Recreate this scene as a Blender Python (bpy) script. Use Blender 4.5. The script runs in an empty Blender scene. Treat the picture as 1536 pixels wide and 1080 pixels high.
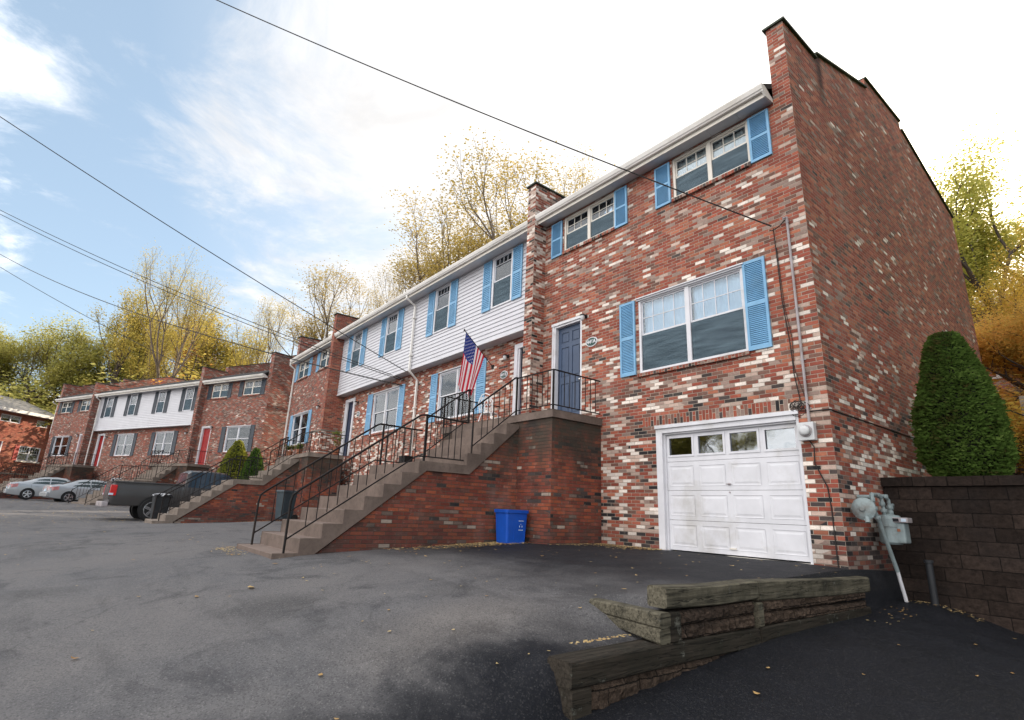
import bpy, bmesh, math, random
import numpy as np
from mathutils import Vector, Matrix, noise as mnoise
rnd = random.Random(7)
R = math.radians
scene = bpy.context.scene
COL = scene.collection

# ------------------------------------------------------------------ nodes
class NT:
    """small helper round a node tree"""
    def __init__(s, name, world=False):
        if world:
            s.o = bpy.data.worlds.new(name)
        else:
            s.o = bpy.data.materials.new(name)
        s.o.use_nodes = True
        s.t = s.o.node_tree
        s.t.nodes.clear()
    def n(s, typ, ins=None, **kw):
        nd = s.t.nodes.new(typ)
        for k, v in kw.items():
            setattr(nd, k, v)
        for k, v in (ins or {}).items():
            s.put(nd.inputs[k], v)
        return nd
    def put(s, sock, v):
        if isinstance(v, bpy.types.NodeSocket):
            s.t.links.new(v, sock)
        elif isinstance(v, (tuple, list)):
            sock.default_value = v if len(v) == len(sock.default_value) else (*v, 1)[:len(sock.default_value)]
        else:
            sock.default_value = v
    def m(s, op, a, b=0.0, c=0.0, clamp=False):
        nd = s.t.nodes.new('ShaderNodeMath'); nd.operation = op; nd.use_clamp = clamp
        s.put(nd.inputs[0], a); s.put(nd.inputs[1], b); s.put(nd.inputs[2], c)
        return nd.outputs[0]
    def mix(s, f, a, b, blend='MIX'):
        nd = s.t.nodes.new('ShaderNodeMix'); nd.data_type = 'RGBA'; nd.blend_type = blend
        s.put(nd.inputs[0], f); s.put(nd.inputs[6], a); s.put(nd.inputs[7], b)
        return nd.outputs[2]
    def rng(s, v, a, b, c=0.0, d=1.0, smooth=False):
        nd = s.n('ShaderNodeMapRange', {0: v, 1: a, 2: b, 3: c, 4: d})
        if smooth: nd.interpolation_type = 'SMOOTHSTEP'
        return nd.outputs[0]
    def noise(s, vec, scale, detail=4.0, rough=.55, dist=0.0, dims='3D'):
        nd = s.n('ShaderNodeTexNoise', {'Scale': scale, 'Detail': detail, 'Roughness': rough, 'Distortion': dist}, noise_dimensions=dims)
        s.put(nd.inputs['Vector'], vec)
        return nd.outputs[0]
    def ramp(s, f, stops, interp='LINEAR'):
        nd = s.t.nodes.new('ShaderNodeValToRGB'); cr = nd.color_ramp; cr.interpolation = interp
        while len(cr.elements) < len(stops): cr.elements.new(.5)
        for e, (p, c) in zip(cr.elements, stops):
            e.position = p; e.color = (*c[:3], 1)
        s.put(nd.inputs[0], f)
        return nd.outputs[0]
    def comb(s, x, y, z=0.0):
        return s.n('ShaderNodeCombineXYZ', {0: x, 1: y, 2: z}).outputs[0]
    def sep(s, v):
        nd = s.n('ShaderNodeSeparateXYZ', {0: v}); return nd.outputs[0], nd.outputs[1], nd.outputs[2]
    def bump(s, h, strength=.3, dist=.01):
        return s.n('ShaderNodeBump', {'Strength': strength, 'Distance': dist, 'Height': h}).outputs[0]
    def out(s, color, rough=.8, normal=None, spec=.3, **kw):
        b = s.n('ShaderNodeBsdfPrincipled', {'Base Color': color, 'Roughness': rough, 'Specular IOR Level': spec})
        for k, v in kw.items():
            s.put(b.inputs[k.replace('_', ' ')], v)
        if normal is not None: s.put(b.inputs['Normal'], normal)
        s.t.links.new(b.outputs[0], s.n('ShaderNodeOutputMaterial').inputs[0])
        return s.o
    def surf(s, sh):
        s.t.links.new(sh, s.n('ShaderNodeOutputMaterial').inputs[0]); return s.o
    def uv(s): return s.n('ShaderNodeTexCoord').outputs['UV']
    def objc(s): return s.n('ShaderNodeTexCoord').outputs['Object']
    def pos(s): return s.n('ShaderNodeNewGeometry').outputs['Position']

def mat_plain(name, col, rough=.6, var=.15, scale=6.0, bump=.0, spec=.3, metal=0.0, dirt=None):
    t = NT(name); p = t.objc()
    nz = t.noise(p, scale, 5)
    c = t.mix(t.rng(nz, .3, .7), [x * (1 - var) for x in col], [min(1, x * (1 + var)) for x in col])
    if dirt:
        c = t.mix(t.rng(t.noise(p, scale * .35, 6, .65), .52, .75), c, dirt)
    nrm = t.bump(t.noise(p, scale * 6, 4), bump, .01) if bump else None
    return t.out(c, rough, nrm, spec, Metallic=metal)

BRICK_H, BRICK_W = .0677, .2135
def mat_brick(name, stops, zone=0.0, contrast=(1.0, 1.0), stain=0.0, mortar=(.46, .385, .315), swap=False, lump=.55, bright=1.0, grime=None, low=None, zr=(2.2, 5.0), streak=None):
    """brick cladding: every brick gets its own value, which a ramp turns into one of the brick kinds of the blend"""
    t = NT(name); uvo = t.uv(); x, y, _ = t.sep(uvo)
    if swap:
        u, v = y, x
        u = t.m('ADD', u, .03)
    else:
        u, v = x, y
    rr = t.m('DIVIDE', v, BRICK_H); row = t.m('FLOOR', rr); fy = t.m('SUBTRACT', rr, row)
    uu = t.m('ADD', t.m('DIVIDE', u, BRICK_W), t.m('MULTIPLY', t.m('FLOORED_MODULO', row, 2.0), .5))
    col = t.m('FLOOR', uu); fx = t.m('SUBTRACT', uu, col)
    seed = t.m('MULTIPLY', t.n('ShaderNodeObjectInfo').outputs['Random'], 61.0)
    wn = t.n('ShaderNodeTexWhiteNoise', noise_dimensions='3D'); t.put(wn.inputs['Vector'], t.comb(col, row, t.m('FLOOR', seed)))
    wv, wc = wn.outputs['Value'], wn.outputs['Color']
    w1, w2, w3 = t.sep(wc)
    cl = t.noise(t.comb(t.m('MULTIPLY', col, .42), t.m('MULTIPLY', row, .30), seed), 1.0, 2, .5)     # neighbours from the same pallet
    big = t.noise(t.comb(t.m('MULTIPLY', u, .35), t.m('MULTIPLY', v, .5), seed), 1.0, 2)
    val = t.m('ADD', t.m('MULTIPLY', wv, 1 - lump), t.m('MULTIPLY', t.rng(cl, .28, .72), lump))
    val = t.m('ADD', val, t.m('MULTIPLY', t.m('SUBTRACT', big, .5), .35))
    val = t.m('ADD', val, t.m('MULTIPLY', t.m('SUBTRACT', v, 4.0), zone))
    cst = t.rng(v, 0.0, 7.5, contrast[0], contrast[1])
    val = t.m('ADD', t.m('MULTIPLY', t.m('SUBTRACT', val, .5), cst), .5, clamp=True)
    c = t.ramp(val, stops, 'CONSTANT')
    if low:      # a darker, more contrasty pallet was laid in the lower courses
        zf = t.rng(t.m('ADD', t.m('ADD', v, t.m('MULTIPLY', t.m('SUBTRACT', w3, .5), 1.3)), t.m('MULTIPLY', t.m('SUBTRACT', big, .5), 3.0)), zr[0], zr[1])
        c = t.mix(t.m('GREATER_THAN', zf, w1), t.ramp(val, low, 'CONSTANT'), c)
    # value change brick to brick and within a brick
    c = t.mix(1.0, c, t.comb(*[t.rng(w2, 0, 1, .78 * bright, 1.2 * bright)] * 3), 'MULTIPLY')
    grain = t.noise(t.comb(u, v, seed), 38.0, 5, .7)
    c = t.mix(1.0, c, t.comb(*[t.rng(grain, .3, .7, .82, 1.15)] * 3), 'MULTIPLY')
    smear = t.noise(t.comb(u, v, 3.0), 9.0, 6, .75)
    c = t.mix(t.m('MULTIPLY', t.rng(smear, .56, .7), t.m('MULTIPLY', w3, .45)), c, (.42, .37, .33))
    ex = t.m('MULTIPLY', t.m('MINIMUM', fx, t.m('SUBTRACT', 1.0, fx)), BRICK_W)
    ey = t.m('MULTIPLY', t.m('MINIMUM', fy, t.m('SUBTRACT', 1.0, fy)), BRICK_H)
    e = t.m('MINIMUM', ex, ey)
    e = t.m('ADD', e, t.m('MULTIPLY', t.m('SUBTRACT', grain, .5), .003))
    mk = t.rng(e, .0036, .0058)
    mc = t.mix(t.rng(t.noise(t.comb(u, v, 9.0), 1.3, 4), .35, .7), mortar, [q * .68 for q in mortar])
    c = t.mix(mk, mc, c)
    # broad weathering
    wx = t.noise(t.comb(t.m('MULTIPLY', u, 1.0), t.m('MULTIPLY', v, .45), 5.0), 1.1, 6, .6)
    c = t.mix(t.rng(wx, .5, .8, 0, .42), c, (.075, .055, .048)); c = t.mix(t.rng(wx, .46, .25, 0, .22), c, (.42, .35, .30))
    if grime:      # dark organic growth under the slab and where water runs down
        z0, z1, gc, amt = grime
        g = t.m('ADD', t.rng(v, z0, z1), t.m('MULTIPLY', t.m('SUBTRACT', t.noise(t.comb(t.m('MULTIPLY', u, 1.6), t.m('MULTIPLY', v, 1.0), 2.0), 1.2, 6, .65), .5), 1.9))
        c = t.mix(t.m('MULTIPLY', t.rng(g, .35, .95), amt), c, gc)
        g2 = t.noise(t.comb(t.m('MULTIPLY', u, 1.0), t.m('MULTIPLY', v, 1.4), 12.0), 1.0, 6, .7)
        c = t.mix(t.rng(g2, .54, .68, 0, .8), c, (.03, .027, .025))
    if streak:
        du = t.m('ABSOLUTE', t.m('SUBTRACT', t.m('ADD', u, t.m('MULTIPLY', t.m('SUBTRACT', wx, .5), .25)), streak[0]))
        sk = t.m('MULTIPLY', t.rng(du, .05, .22, 1, 0), t.m('MULTIPLY', t.rng(v, streak[1], streak[2]), t.rng(smear, .3, .6, .5, 1)))
        c = t.mix(t.m('MULTIPLY', sk, .9), c, (.015, .014, .016))
    if stain:
        s_ = t.rng(t.m('ADD', t.m('MULTIPLY', v, -1.0), t.m('MULTIPLY', wx, .5)), -.25, .1, 0, stain)
        c = t.mix(s_, c, (.035, .03, .03))
    h = t.m('ADD', mk, t.m('MULTIPLY', grain, .35))
    h = t.m('ADD', h, t.m('MULTIPLY', w1, .25))
    return t.out(c, .88, t.bump(h, 1.0, .009), .2)

DK, CH, PU, R1, R2, R3, OR, PK, WH, GY = (.024, .022, .024), (.060, .047, .045), (.155, .080, .062), (.235, .062, .042), (.30, .086, .054), (.345, .125, .075), (.30, .088, .040), (.46, .34, .285), (.68, .60, .54), (.27, .19, .16)
M = {}
ST_UP = [(0, CH), (.03, PU), (.09, GY), (.16, PU), (.24, R1), (.40, R2), (.55, R3), (.66, R1), (.73, GY), (.79, PK), (.86, WH)]
ST_LOW = [(0, DK), (.21, CH), (.30, PU), (.35, R1), (.49, R2), (.58, R3), (.63, GY), (.67, PK), (.76, WH)]
ST_WING = [(0, DK), (.08, CH), (.18, PU), (.28, R1), (.46, R2), (.60, GY), (.66, PK), (.78, WH)]
M['brick'] = mat_brick('brick_blend', ST_UP, zone=.006, contrast=(1.25, 1.2), stain=.35, lump=.40, low=ST_LOW, zr=(1.0, 5.2))
M['brick_side'] = mat_brick('brick_blend_gable', [(0, CH), (.08, PU), (.22, R1), (.44, R2), (.58, PU), (.64, R3), (.77, GY), (.85, PK), (.91, WH)], contrast=(1.2, 1.05), stain=.6, mortar=(.34, .27, .23), lump=.45, bright=1.12, low=ST_LOW, zr=(.6, 3.8), streak=(1.55, 8.3, 9.4))
M['brick_wing'] = mat_brick('brick_blend_wing', ST_WING, contrast=(1.25, 1.2), lump=.25)
M['brick_red'] = mat_brick('brick_wing_wall', [(0, CH), (.14, PU), (.32, R1), (.56, R2), (.70, R3), (.86, GY), (.94, PK)], contrast=(1.1, .9), lump=.4, mortar=(.34, .27, .22))
M['brick_far'] = mat_brick('brick_blend_faded', [(0, CH), (.13, PU), (.30, GY), (.42, R1), (.58, R2), (.68, PU), (.82, PK), (.92, WH)], contrast=(1.2, .95), lump=.45, mortar=(.36, .29, .25))
M['brick_sunny'] = mat_brick('brick_orange', [(0, PU), (.14, R1), (.4, R2), (.6, R3), (.85, GY), (.93, PK)], contrast=(1.1, .9), lump=.4, mortar=(.36, .28, .22))
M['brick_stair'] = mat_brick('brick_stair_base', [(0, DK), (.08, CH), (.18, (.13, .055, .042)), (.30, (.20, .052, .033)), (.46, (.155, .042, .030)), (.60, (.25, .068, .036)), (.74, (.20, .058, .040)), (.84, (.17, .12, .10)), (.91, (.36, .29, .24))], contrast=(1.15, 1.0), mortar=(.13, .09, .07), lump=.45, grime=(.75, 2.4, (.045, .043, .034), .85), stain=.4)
M['soldier'] = mat_brick('brick_soldier_course', [(0, DK), (.12, CH), (.2, PU), (.32, R1), (.6, R2), (.85, GY), (.93, WH)], lump=.1, swap=True)

M['white'] = mat_plain('white_painted_wood', (.60, .60, .635), .45, .07, 3, .06, dirt=(.42, .405, .39))
M['trim'] = mat_plain('cream_trim', (.66, .62, .56), .5, .07, 3, .05, dirt=(.45, .42, .37))
M['gutter'] = mat_plain('white_gutter_metal', (.70, .68, .65), .4, .06, 2, .0, dirt=(.5, .47, .42))
M['soffit'] = mat_plain('soffit_panel', (.56, .56, .58), .6, .05, 3)
M['siding'] = mat_plain('vinyl_siding', (.53, .53, .565), .5, .05, 1.2, .03, dirt=(.48, .475, .50))
M['blue'] = mat_plain('blue_shutter_paint', (.165, .345, .53), .5, .12, 4, .08, dirt=(.23, .39, .54))
M['darkshut'] = mat_plain('slate_shutter_paint', (.035, .045, .06), .5, .1, 5)
M['redshut'] = mat_plain('red_shutter_paint', (.35, .06, .05), .5, .1, 5)
M['bluedoor'] = mat_plain('navy_door_paint', (.050, .075, .130), .4, .12, 4, .03)
M['navydoor'] = mat_plain('dark_navy_door_paint', (.03, .04, .075), .35, .08, 4)
M['reddoor'] = mat_plain('red_door_paint', (.30, .02, .02), .4, .1, 4)
M['iron'] = mat_plain('black_wrought_iron', (.014, .012, .012), .6, .3, 8, .1, spec=.15, dirt=(.035, .025, .02))
M['black'] = mat_plain('black_rubber', (.012, .012, .013), .6, .2, 8)
M['wire'] = mat_plain('black_cable', (.02, .018, .018), .7, .1, 4)
M['conduit'] = mat_plain('grey_conduit', (.33, .30, .31), .5, .12, 5, dirt=(.2, .15, .13))
M['meter'] = mat_plain('grey_meter_paint', (.52, .53, .54), .45, .06, 8)
M['gas'] = mat_plain('grey_green_gas_paint', (.22, .27, .28), .5, .12, 9, .05, dirt=(.13, .12, .11))
M['coping'] = mat_plain('mossy_coping', (.045, .055, .04), .8, .3, 5, .2)
M['shingle'] = mat_plain('asphalt_shingle', (.035, .033, .033), .9, .3, 9, .4)
M['shingle_far'] = mat_plain('grey_shingle', (.16, .155, .15), .9, .2, 6, .3)
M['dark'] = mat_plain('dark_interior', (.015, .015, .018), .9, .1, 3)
M['curtain'] = mat_plain('sky_tinted_curtain', (.50, .59, .69), .9, .06, 3)  # blue of the reflected sky put into the curtain colour
M['sheer'] = mat_plain('white_blind_with_glare', (.80, .80, .82), .9, .04, 3)  # bright glass reflection put into the white of the blind
M['blind'] = mat_plain('roller_blind', (.50, .47, .43), .9, .05, 3)
M['drape'] = mat_plain('beige_drape', (.40, .34, .27), .9, .1, 5)
M['screenbehind'] = mat_plain('grey_shade', (.12, .15, .175), .9, .12, 2)
M['bin_blue'] = mat_plain('blue_bin_plastic', (.008, .075, .42), .4, .08, 6)
M['bin_teal'] = mat_plain('slate_bin_plastic', (.028, .042, .052), .5, .15, 5)
M['bin_black'] = mat_plain('black_bin_plastic', (.022, .024, .028), .5, .15, 5)
M['bag'] = mat_plain('white_bin_bag', (.36, .36, .38), .35, .25, 9, .2)
M['silver'] = mat_plain('silver_car_paint', (.40, .415, .43), .25, .03, 2, spec=.5, metal=.3)
M['pickup'] = mat_plain('grey_pickup_paint', (.075, .072, .072), .26, .06, 2, spec=.5, metal=.35)
M['chrome'] = mat_plain('bright_metal', (.62, .62, .64), .25, .05, 5, metal=.9)
M['tail'] = mat_plain('red_tail_lens', (.50, .012, .012), .15, .1, 8, spec=.7)
M['amber'] = mat_plain('pink_tail_lens', (.50, .20, .20), .2, .1, 8, spec=.7)
M['grass'] = mat_plain('lawn_grass', (.10, .17, .03), .9, .4, 3, .4, dirt=(.13, .12, .04))
M['hill'] = mat_plain('leafy_hillside', (.07, .055, .03), .95, .4, .8, .4, dirt=(.05, .06, .02))
M['bark'] = mat_plain('tree_bark', (.15, .115, .085), .9, .25, 6, .5)
M['bark_dark'] = mat_plain('dark_tree_bark', (.06, .047, .04), .9, .25, 6, .5)
M['oldwood'] = mat_plain('weathered_post', (.30, .26, .22), .9, .2, 8, .4)
M['green_sign'] = mat_plain('dark_green_plaque', (.018, .06, .05), .4, .1, 8)
M['pot'] = mat_plain('terracotta_pot', (.28, .11, .06), .8, .12, 8)
M['wicker'] = mat_plain('white_wicker', (.78, .78, .80), .6, .05, 9)

def mat_concrete(name, col, k=1.0):
    t = NT(name); p = t.objc()
    a = t.noise(p, 1.7, 6, .65); b = t.noise(p, 14.0, 5, .7); g = t.noise(p, 90.0, 3, .6)
    c = t.mix(t.rng(a, .32, .68), [q * .62 for q in col], [q * 1.18 for q in col])
    c = t.mix(t.rng(b, .5, .75, 0, .5), c, [q * .45 for q in col])
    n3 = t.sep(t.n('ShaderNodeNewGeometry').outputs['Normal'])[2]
    c = t.mix(t.rng(n3, .6, .95, 0, .55), c, [min(1, q * 1.5) for q in col])       # lighter on upward-facing surfaces
    return t.out(c, .9, t.bump(t.m('ADD', g, b), .5, .006), .2)
M['concrete'] = mat_concrete('brownish_step_concrete', (.158, .120, .102))
M['concrete_pale'] = mat_concrete('pale_step_concrete', (.20, .165, .14))
M['foundation'] = mat_concrete('dark_foundation', (.06, .052, .048))

def mat_asphalt():
    t = NT('asphalt'); p = t.pos(); x, y, z = t.sep(p)
    # newer black sealer round the garage, right driveway and the strip in front of the timbers; worn grey elsewhere
    w = t.noise(p, .55, 5, .6)
    w2_ = t.noise(p, 2.1, 6, .68, .6)
    wob = t.m('ADD', t.m('MULTIPLY', t.m('SUBTRACT', w, .5), 1.3), t.m('MULTIPLY', t.m('SUBTRACT', w2_, .5), 1.1))
    seal = t.m('MULTIPLY', t.rng(t.m('ADD', x, wob), -1.15, -.05, 0, 1, True), t.rng(y, -4.6, -5.6, 0, 1, True))
    seal2 = t.m('MULTIPLY', t.rng(t.m('ADD', y, t.m('MULTIPLY', wob, 1.1)), -5.3, -2.9, 0, 1, True), t.rng(x, -7.5, -4.5, 0, 1, True))
    seal = t.m('MAXIMUM', seal, t.m('MULTIPLY', seal2, .93))
    dx_ = t.m('ADD', x, 1.05); dy_ = t.m('MULTIPLY', t.m('ADD', y, 5.9), .75)
    scuff = t.m('MULTIPLY', t.rng(t.m('ADD', t.m('SQRT', t.m('ADD', t.m('MULTIPLY', dx_, dx_), t.m('MULTIPLY', dy_, dy_))), t.m('MULTIPLY', wob, .3)), .15, 1.0, 1, 0, True), t.m('SUBTRACT', 1.0, t.m('MULTIPLY', seal, .6)))
    right = t.m('MULTIPLY', t.rng(x, -.12, .10), t.rng(y, -6.4, -5.7))
    seal = t.m('MAXIMUM', seal, right)
    spk = t.n('ShaderNodeTexVoronoi', {'Vector': p, 'Scale': 95.0}); sv = spk.outputs['Color']
    s1, s2, s3 = t.sep(sv)
    fine = t.noise(p, 42.0, 5, .75)
    mid = t.noise(p, 2.3, 6, .7); lo = t.noise(p, .33, 4, .6)
    worn = t.mix(t.rng(mid, .3, .7), (.084, .082, .087), (.144, .138, .140))
    worn = t.mix(t.rng(lo, .4, .7, 0, .6), worn, (.165, .152, .147))
    patch = t.noise(p, 1.05, 7, .68, 1.2)
    worn = t.mix(t.rng(patch, .54, .66, 0, .65), worn, (.034, .033, .038))
    worn = t.mix(t.m('MULTIPLY', scuff, .38), worn, (.20, .175, .155))
    tyre = t.noise(t.comb(t.m('MULTIPLY', x, .25), t.m('MULTIPLY', y, 1.6), 0.0), 1.0, 5, .6)
    worn = t.mix(t.rng(tyre, .56, .66, 0, .35), worn, (.045, .043, .046))
    oil = t.n('ShaderNodeTexVoronoi', {'Vector': t.n('ShaderNodeVectorMath', {0: p, 1: t.comb(wob, wob, 0.0)}, operation='ADD').outputs[0], 'Scale': .45}).outputs['Distance']
    worn = t.mix(t.rng(oil, .10, .26, .55, 0), worn, (.030, .029, .031))
    blackc = t.mix(t.rng(mid, .3, .75), (.007, .008, .011), (.014, .015, .020))
    c = t.mix(seal, worn, blackc)
    # stones of the aggregate showing
    st = t.m('MULTIPLY', t.rng(s1, .72, .95), t.rng(fine, .42, .6))
    c = t.mix(t.m('MULTIPLY', st, t.rng(seal, 0, 1, .55, .15)), c, (.25, .24, .235))
    c = t.mix(t.m('MULTIPLY', t.rng(s2, .7, .9), .45), c, (.018, .018, .02))
    # hairline cracks
    cr = t.n('ShaderNodeTexVoronoi', {'Vector': t.n('ShaderNodeVectorMath', {0: p, 1: t.n('ShaderNodeTexNoise', {'Vector': p, 'Scale': 1.2, 'Detail': 5.0}).outputs['Color']}, operation='ADD').outputs[0], 'Scale': .34}, feature='DISTANCE_TO_EDGE')
    ck = t.m('MULTIPLY', t.rng(cr.outputs['Distance'], .0, .004, .7, 0), t.m('MULTIPLY', t.m('SUBTRACT', 1.0, seal), t.rng(lo, .45, .6)))
    c = t.mix(t.m('MULTIPLY', ck, .75), c, (.02, .02, .02))
    h = t.m('ADD', t.m('MULTIPLY', s1, .8), t.m('ADD', fine, t.m('MULTIPLY', mid, 1.5)))
    rg = t.m('ADD', t.rng(mid, .3, .7, .62, .82), t.m('MULTIPLY', seal, -.06))
    return t.out(c, rg, t.bump(h, .9, .008), t.rng(seal, 0, 1, .32, .12))
M['asphalt'] = mat_asphalt()

def mat_timber(name, col):
    t = NT(name); p = t.objc(); x, y, z = t.sep(p)
    gr = t.noise(t.comb(t.m('MULTIPLY', x, 34.0), t.m('MULTIPLY', y, 1.1), t.m('MULTIPLY', z, 34.0)), 1.0, 8, .7)
    ck = t.noise(t.comb(t.m('MULTIPLY', x, 16.0), t.m('MULTIPLY', y, .8), t.m('MULTIPLY', z, 16.0)), 1.0, 4, .6, .6)
    bl = t.noise(p, 3.0, 7, .7)
    c = t.mix(t.rng(gr, .32, .68), [q * .35 for q in col], [q * 1.45 for q in col])
    c = t.mix(t.rng(bl, .42, .66, 0, .8), c, (.022, .021, .016))
    c = t.mix(t.rng(t.noise(p, 6.0, 6, .75), .60, .70, 0, .65), c, (.20, .20, .175))
    crack = t.rng(t.m('ABSOLUTE', t.m('SUBTRACT', ck, .5)), .0, .018, 1, 0)
    c = t.mix(t.m('MULTIPLY', crack, .9), c, (.006, .006, .005))
    return t.out(c, .9, t.bump(t.m('SUBTRACT', gr, crack), .6, .006), .15)
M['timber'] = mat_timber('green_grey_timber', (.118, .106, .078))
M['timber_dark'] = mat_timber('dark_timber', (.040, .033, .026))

def mat_blockwall(name, bw, bh, col, var, rough_h, cap=None):
    t = NT(name); x, y, _ = t.sep(t.uv())
    rr = t.m('DIVIDE', y, bh); row = t.m('FLOOR', rr); fy = t.m('SUBTRACT', rr, row)
    uu = t.m('ADD', t.m('DIVIDE', x, bw), t.m('MULTIPLY', t.m('FLOORED_MODULO', row, 2.0), .5)); cc = t.m('FLOOR', uu); fx = t.m('SUBTRACT', uu, cc)
    wn = t.n('ShaderNodeTexWhiteNoise', noise_dimensions='2D'); t.put(wn.inputs['Vector'], t.comb(cc, row, 0.0))
    p = t.comb(x, y, t.m('MULTIPLY', wn.outputs[0], 9.0))
    f = t.noise(p, 14.0, 6, .75); g = t.noise(t.comb(x, y, 1.0), 1.5, 5, .6)
    c = t.mix(t.m('MULTIPLY', t.rng(f, .25, .75), 1.0), [q * (1 - var) for q in col], [q * (1 + var) for q in col])
    c = t.mix(1.0, c, t.comb(*[t.rng(wn.outputs[0], 0, 1, .6, 1.35)] * 3), 'MULTIPLY')
    c = t.mix(t.rng(g, .45, .7, 0, .6), c, (.018, .015, .015))
    e = t.m('MINIMUM', t.m('MULTIPLY', t.m('MINIMUM', fx, t.m('SUBTRACT', 1.0, fx)), bw), t.m('MULTIPLY', t.m('MINIMUM', fy, t.m('SUBTRACT', 1.0, fy)), bh))
    mk = t.rng(t.m('ADD', e, t.m('MULTIPLY', t.m('SUBTRACT', f, .5), .008)), .000, .006)
    c = t.mix(mk, (.008, .008, .008), c)
    return t.out(c, .95, t.bump(t.m('ADD', t.m('MULTIPLY', mk, 1.5), t.m('MULTIPLY', f, rough_h)), .9, .018), .15)
M['blockwall'] = mat_blockwall('dark_block_retaining_wall', .45, .20, (.029, .0205, .017), .7, 1.8)
M['blocksplit'] = mat_blockwall('split_face_block', .42, .125, (.075, .053, .040), .8, 3.0)

def mat_glass(name, tint, refl):
    t = NT(name)
    lw = t.n('ShaderNodeLayerWeight', {'Blend': .25})
    wob = t.bump(t.noise(t.objc(), 1.6, 2), .06, .05)
    gl = t.n('ShaderNodeBsdfGlossy', {'Color': (.9, .95, 1, 1), 'Roughness': .03, 'Normal': wob})
    tr = t.n('ShaderNodeBsdfTransparent', {'Color': (*tint, 1)})
    f = t.m('ADD', t.m('MULTIPLY', lw.outputs['Fresnel'], 1.0), refl, clamp=True)
    return t.surf(t.n('ShaderNodeMixShader', {0: f, 1: tr.outputs[0], 2: gl.outputs[0]}).outputs[0])
M['glass'] = mat_glass('window_glass', (.86, .92, .95), .045)
M['glass_garage'] = mat_glass('garage_window_glass', (.22, .24, .25), .26)
def mat_dark_glass(name, col, spec):
    t = NT(name); return t.out((*col, 1), .06, None, spec)
M['carglass'] = mat_dark_glass('car_glass', (.035, .050, .052), .45)
M['cabglass'] = mat_dark_glass('sky_tinted_pickup_glass', (.026, .044, .066), .5)  # reflected sky blue mixed into the cab glass colour

def mat_screen():
    t = NT('insect_screen'); x, y, z = t.sep(t.objc())
    wv = t.noise(t.comb(t.m('MULTIPLY', x, 1.6), 0.0, t.m('MULTIPLY', z, 14.0)), 1.0, 3, .5)       # wavy glass reflections painted into the screen colour
    d = t.n('ShaderNodeBsdfDiffuse', {'Color': t.mix(t.rng(wv, .35, .65), (.022, .042, .060), (.075, .115, .145))})
    tr = t.n('ShaderNodeBsdfTransparent')
    gl = t.n('ShaderNodeBsdfGlossy', {'Color': (.5, .6, .66, 1), 'Roughness': .25})
    a = t.n('ShaderNodeMixShader', {0: .70, 1: tr.outputs[0], 2: d.outputs[0]})
    return t.surf(t.n('ShaderNodeMixShader', {0: .04, 1: a.outputs[0], 2: gl.outputs[0]}).outputs[0])
M['screen'] = mat_screen()

def mat_leaf(name, cols, trans=.5, scale=.35):
    """leaf colour by leaf (random per island) and by part of the crown"""
    t = NT(name); g = t.n('ShaderNodeNewGeometry'); ri = g.outputs['Random Per Island']
    oi = t.n('ShaderNodeObjectInfo').outputs['Random']
    nz = t.noise(t.n('ShaderNodeVectorMath', {0: g.outputs['Position'], 1: t.comb(oi, oi, oi)}, operation='ADD').outputs[0], scale, 3, .6)
    f = t.m('ADD', t.m('MULTIPLY', ri, .45), t.m('MULTIPLY', t.rng(nz, .3, .7), .55))
    n = len(cols)
    c = t.ramp(f, [(i / (n - 1), q) for i, q in enumerate(cols)])
    d = t.n('ShaderNodeBsdfDiffuse', {'Color': c}); tl = t.n('ShaderNodeBsdfTranslucent', {'Color': t.mix(.5, c, [q * 1.7 for q in cols[-1]])})
    return t.surf(t.n('ShaderNodeMixShader', {0: trans, 1: d.outputs[0], 2: tl.outputs[0]}).outputs[0])
M['leaf_green'] = mat_leaf('leaves_green', [(.13, .15, .04), (.22, .24, .06), (.34, .33, .09), (.46, .40, .13)], .55)
M['leaf_yellow'] = mat_leaf('leaves_yellow', [(.14, .16, .05), (.24, .24, .065), (.38, .32, .08), (.46, .34, .09)], .5)
M['leaf_orange'] = mat_leaf('leaves_orange', [(.16, .17, .05), (.34, .25, .06), (.48, .27, .06), (.46, .19, .05)], .5)
M['leaf_pale'] = mat_leaf('leaves_pale_yellow', [(.22, .20, .06), (.36, .29, .08), (.46, .34, .11)], .4)
M['leaf_backlit'] = mat_leaf('leaves_backlit_green', [(.14, .20, .05), (.24, .29, .07), (.38, .38, .09), (.52, .44, .12)], .5, .5)
M['leaf_gold'] = mat_leaf('leaves_backlit_gold', [(.24, .28, .06), (.42, .38, .08), (.60, .46, .10), (.66, .40, .09)], .5, .5)
M['leaf_rust'] = mat_leaf('leaves_backlit_rust', [(.28, .30, .08), (.52, .42, .10), (.64, .38, .09), (.50, .24, .08)], .5, .5)
M['leaf_yew'] = mat_leaf('yew_needles', [(.10, .07, .03), (.035, .06, .014), (.07, .12, .026), (.15, .21, .055)], .3, 2.6)
M['leaf_arb'] = mat_leaf('arborvitae_foliage', [(.018, .05, .012), (.04, .085, .018), (.09, .13, .025)], .35, 1.2)
M['leaf_arbY'] = mat_leaf('golden_arborvitae_foliage', [(.05, .08, .018), (.12, .14, .025), (.26, .25, .045)], .4, 1.2)
M['leaf_pot'] = mat_leaf('potted_plant_leaves', [(.04, .07, .02), (.12, .17, .04), (.25, .26, .08)], .4, 3.0)
M['litter'] = mat_leaf('fallen_leaves', [(.28, .14, .06), (.44, .28, .12), (.55, .43, .22), (.50, .38, .26)], .15, 1.5)

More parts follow.
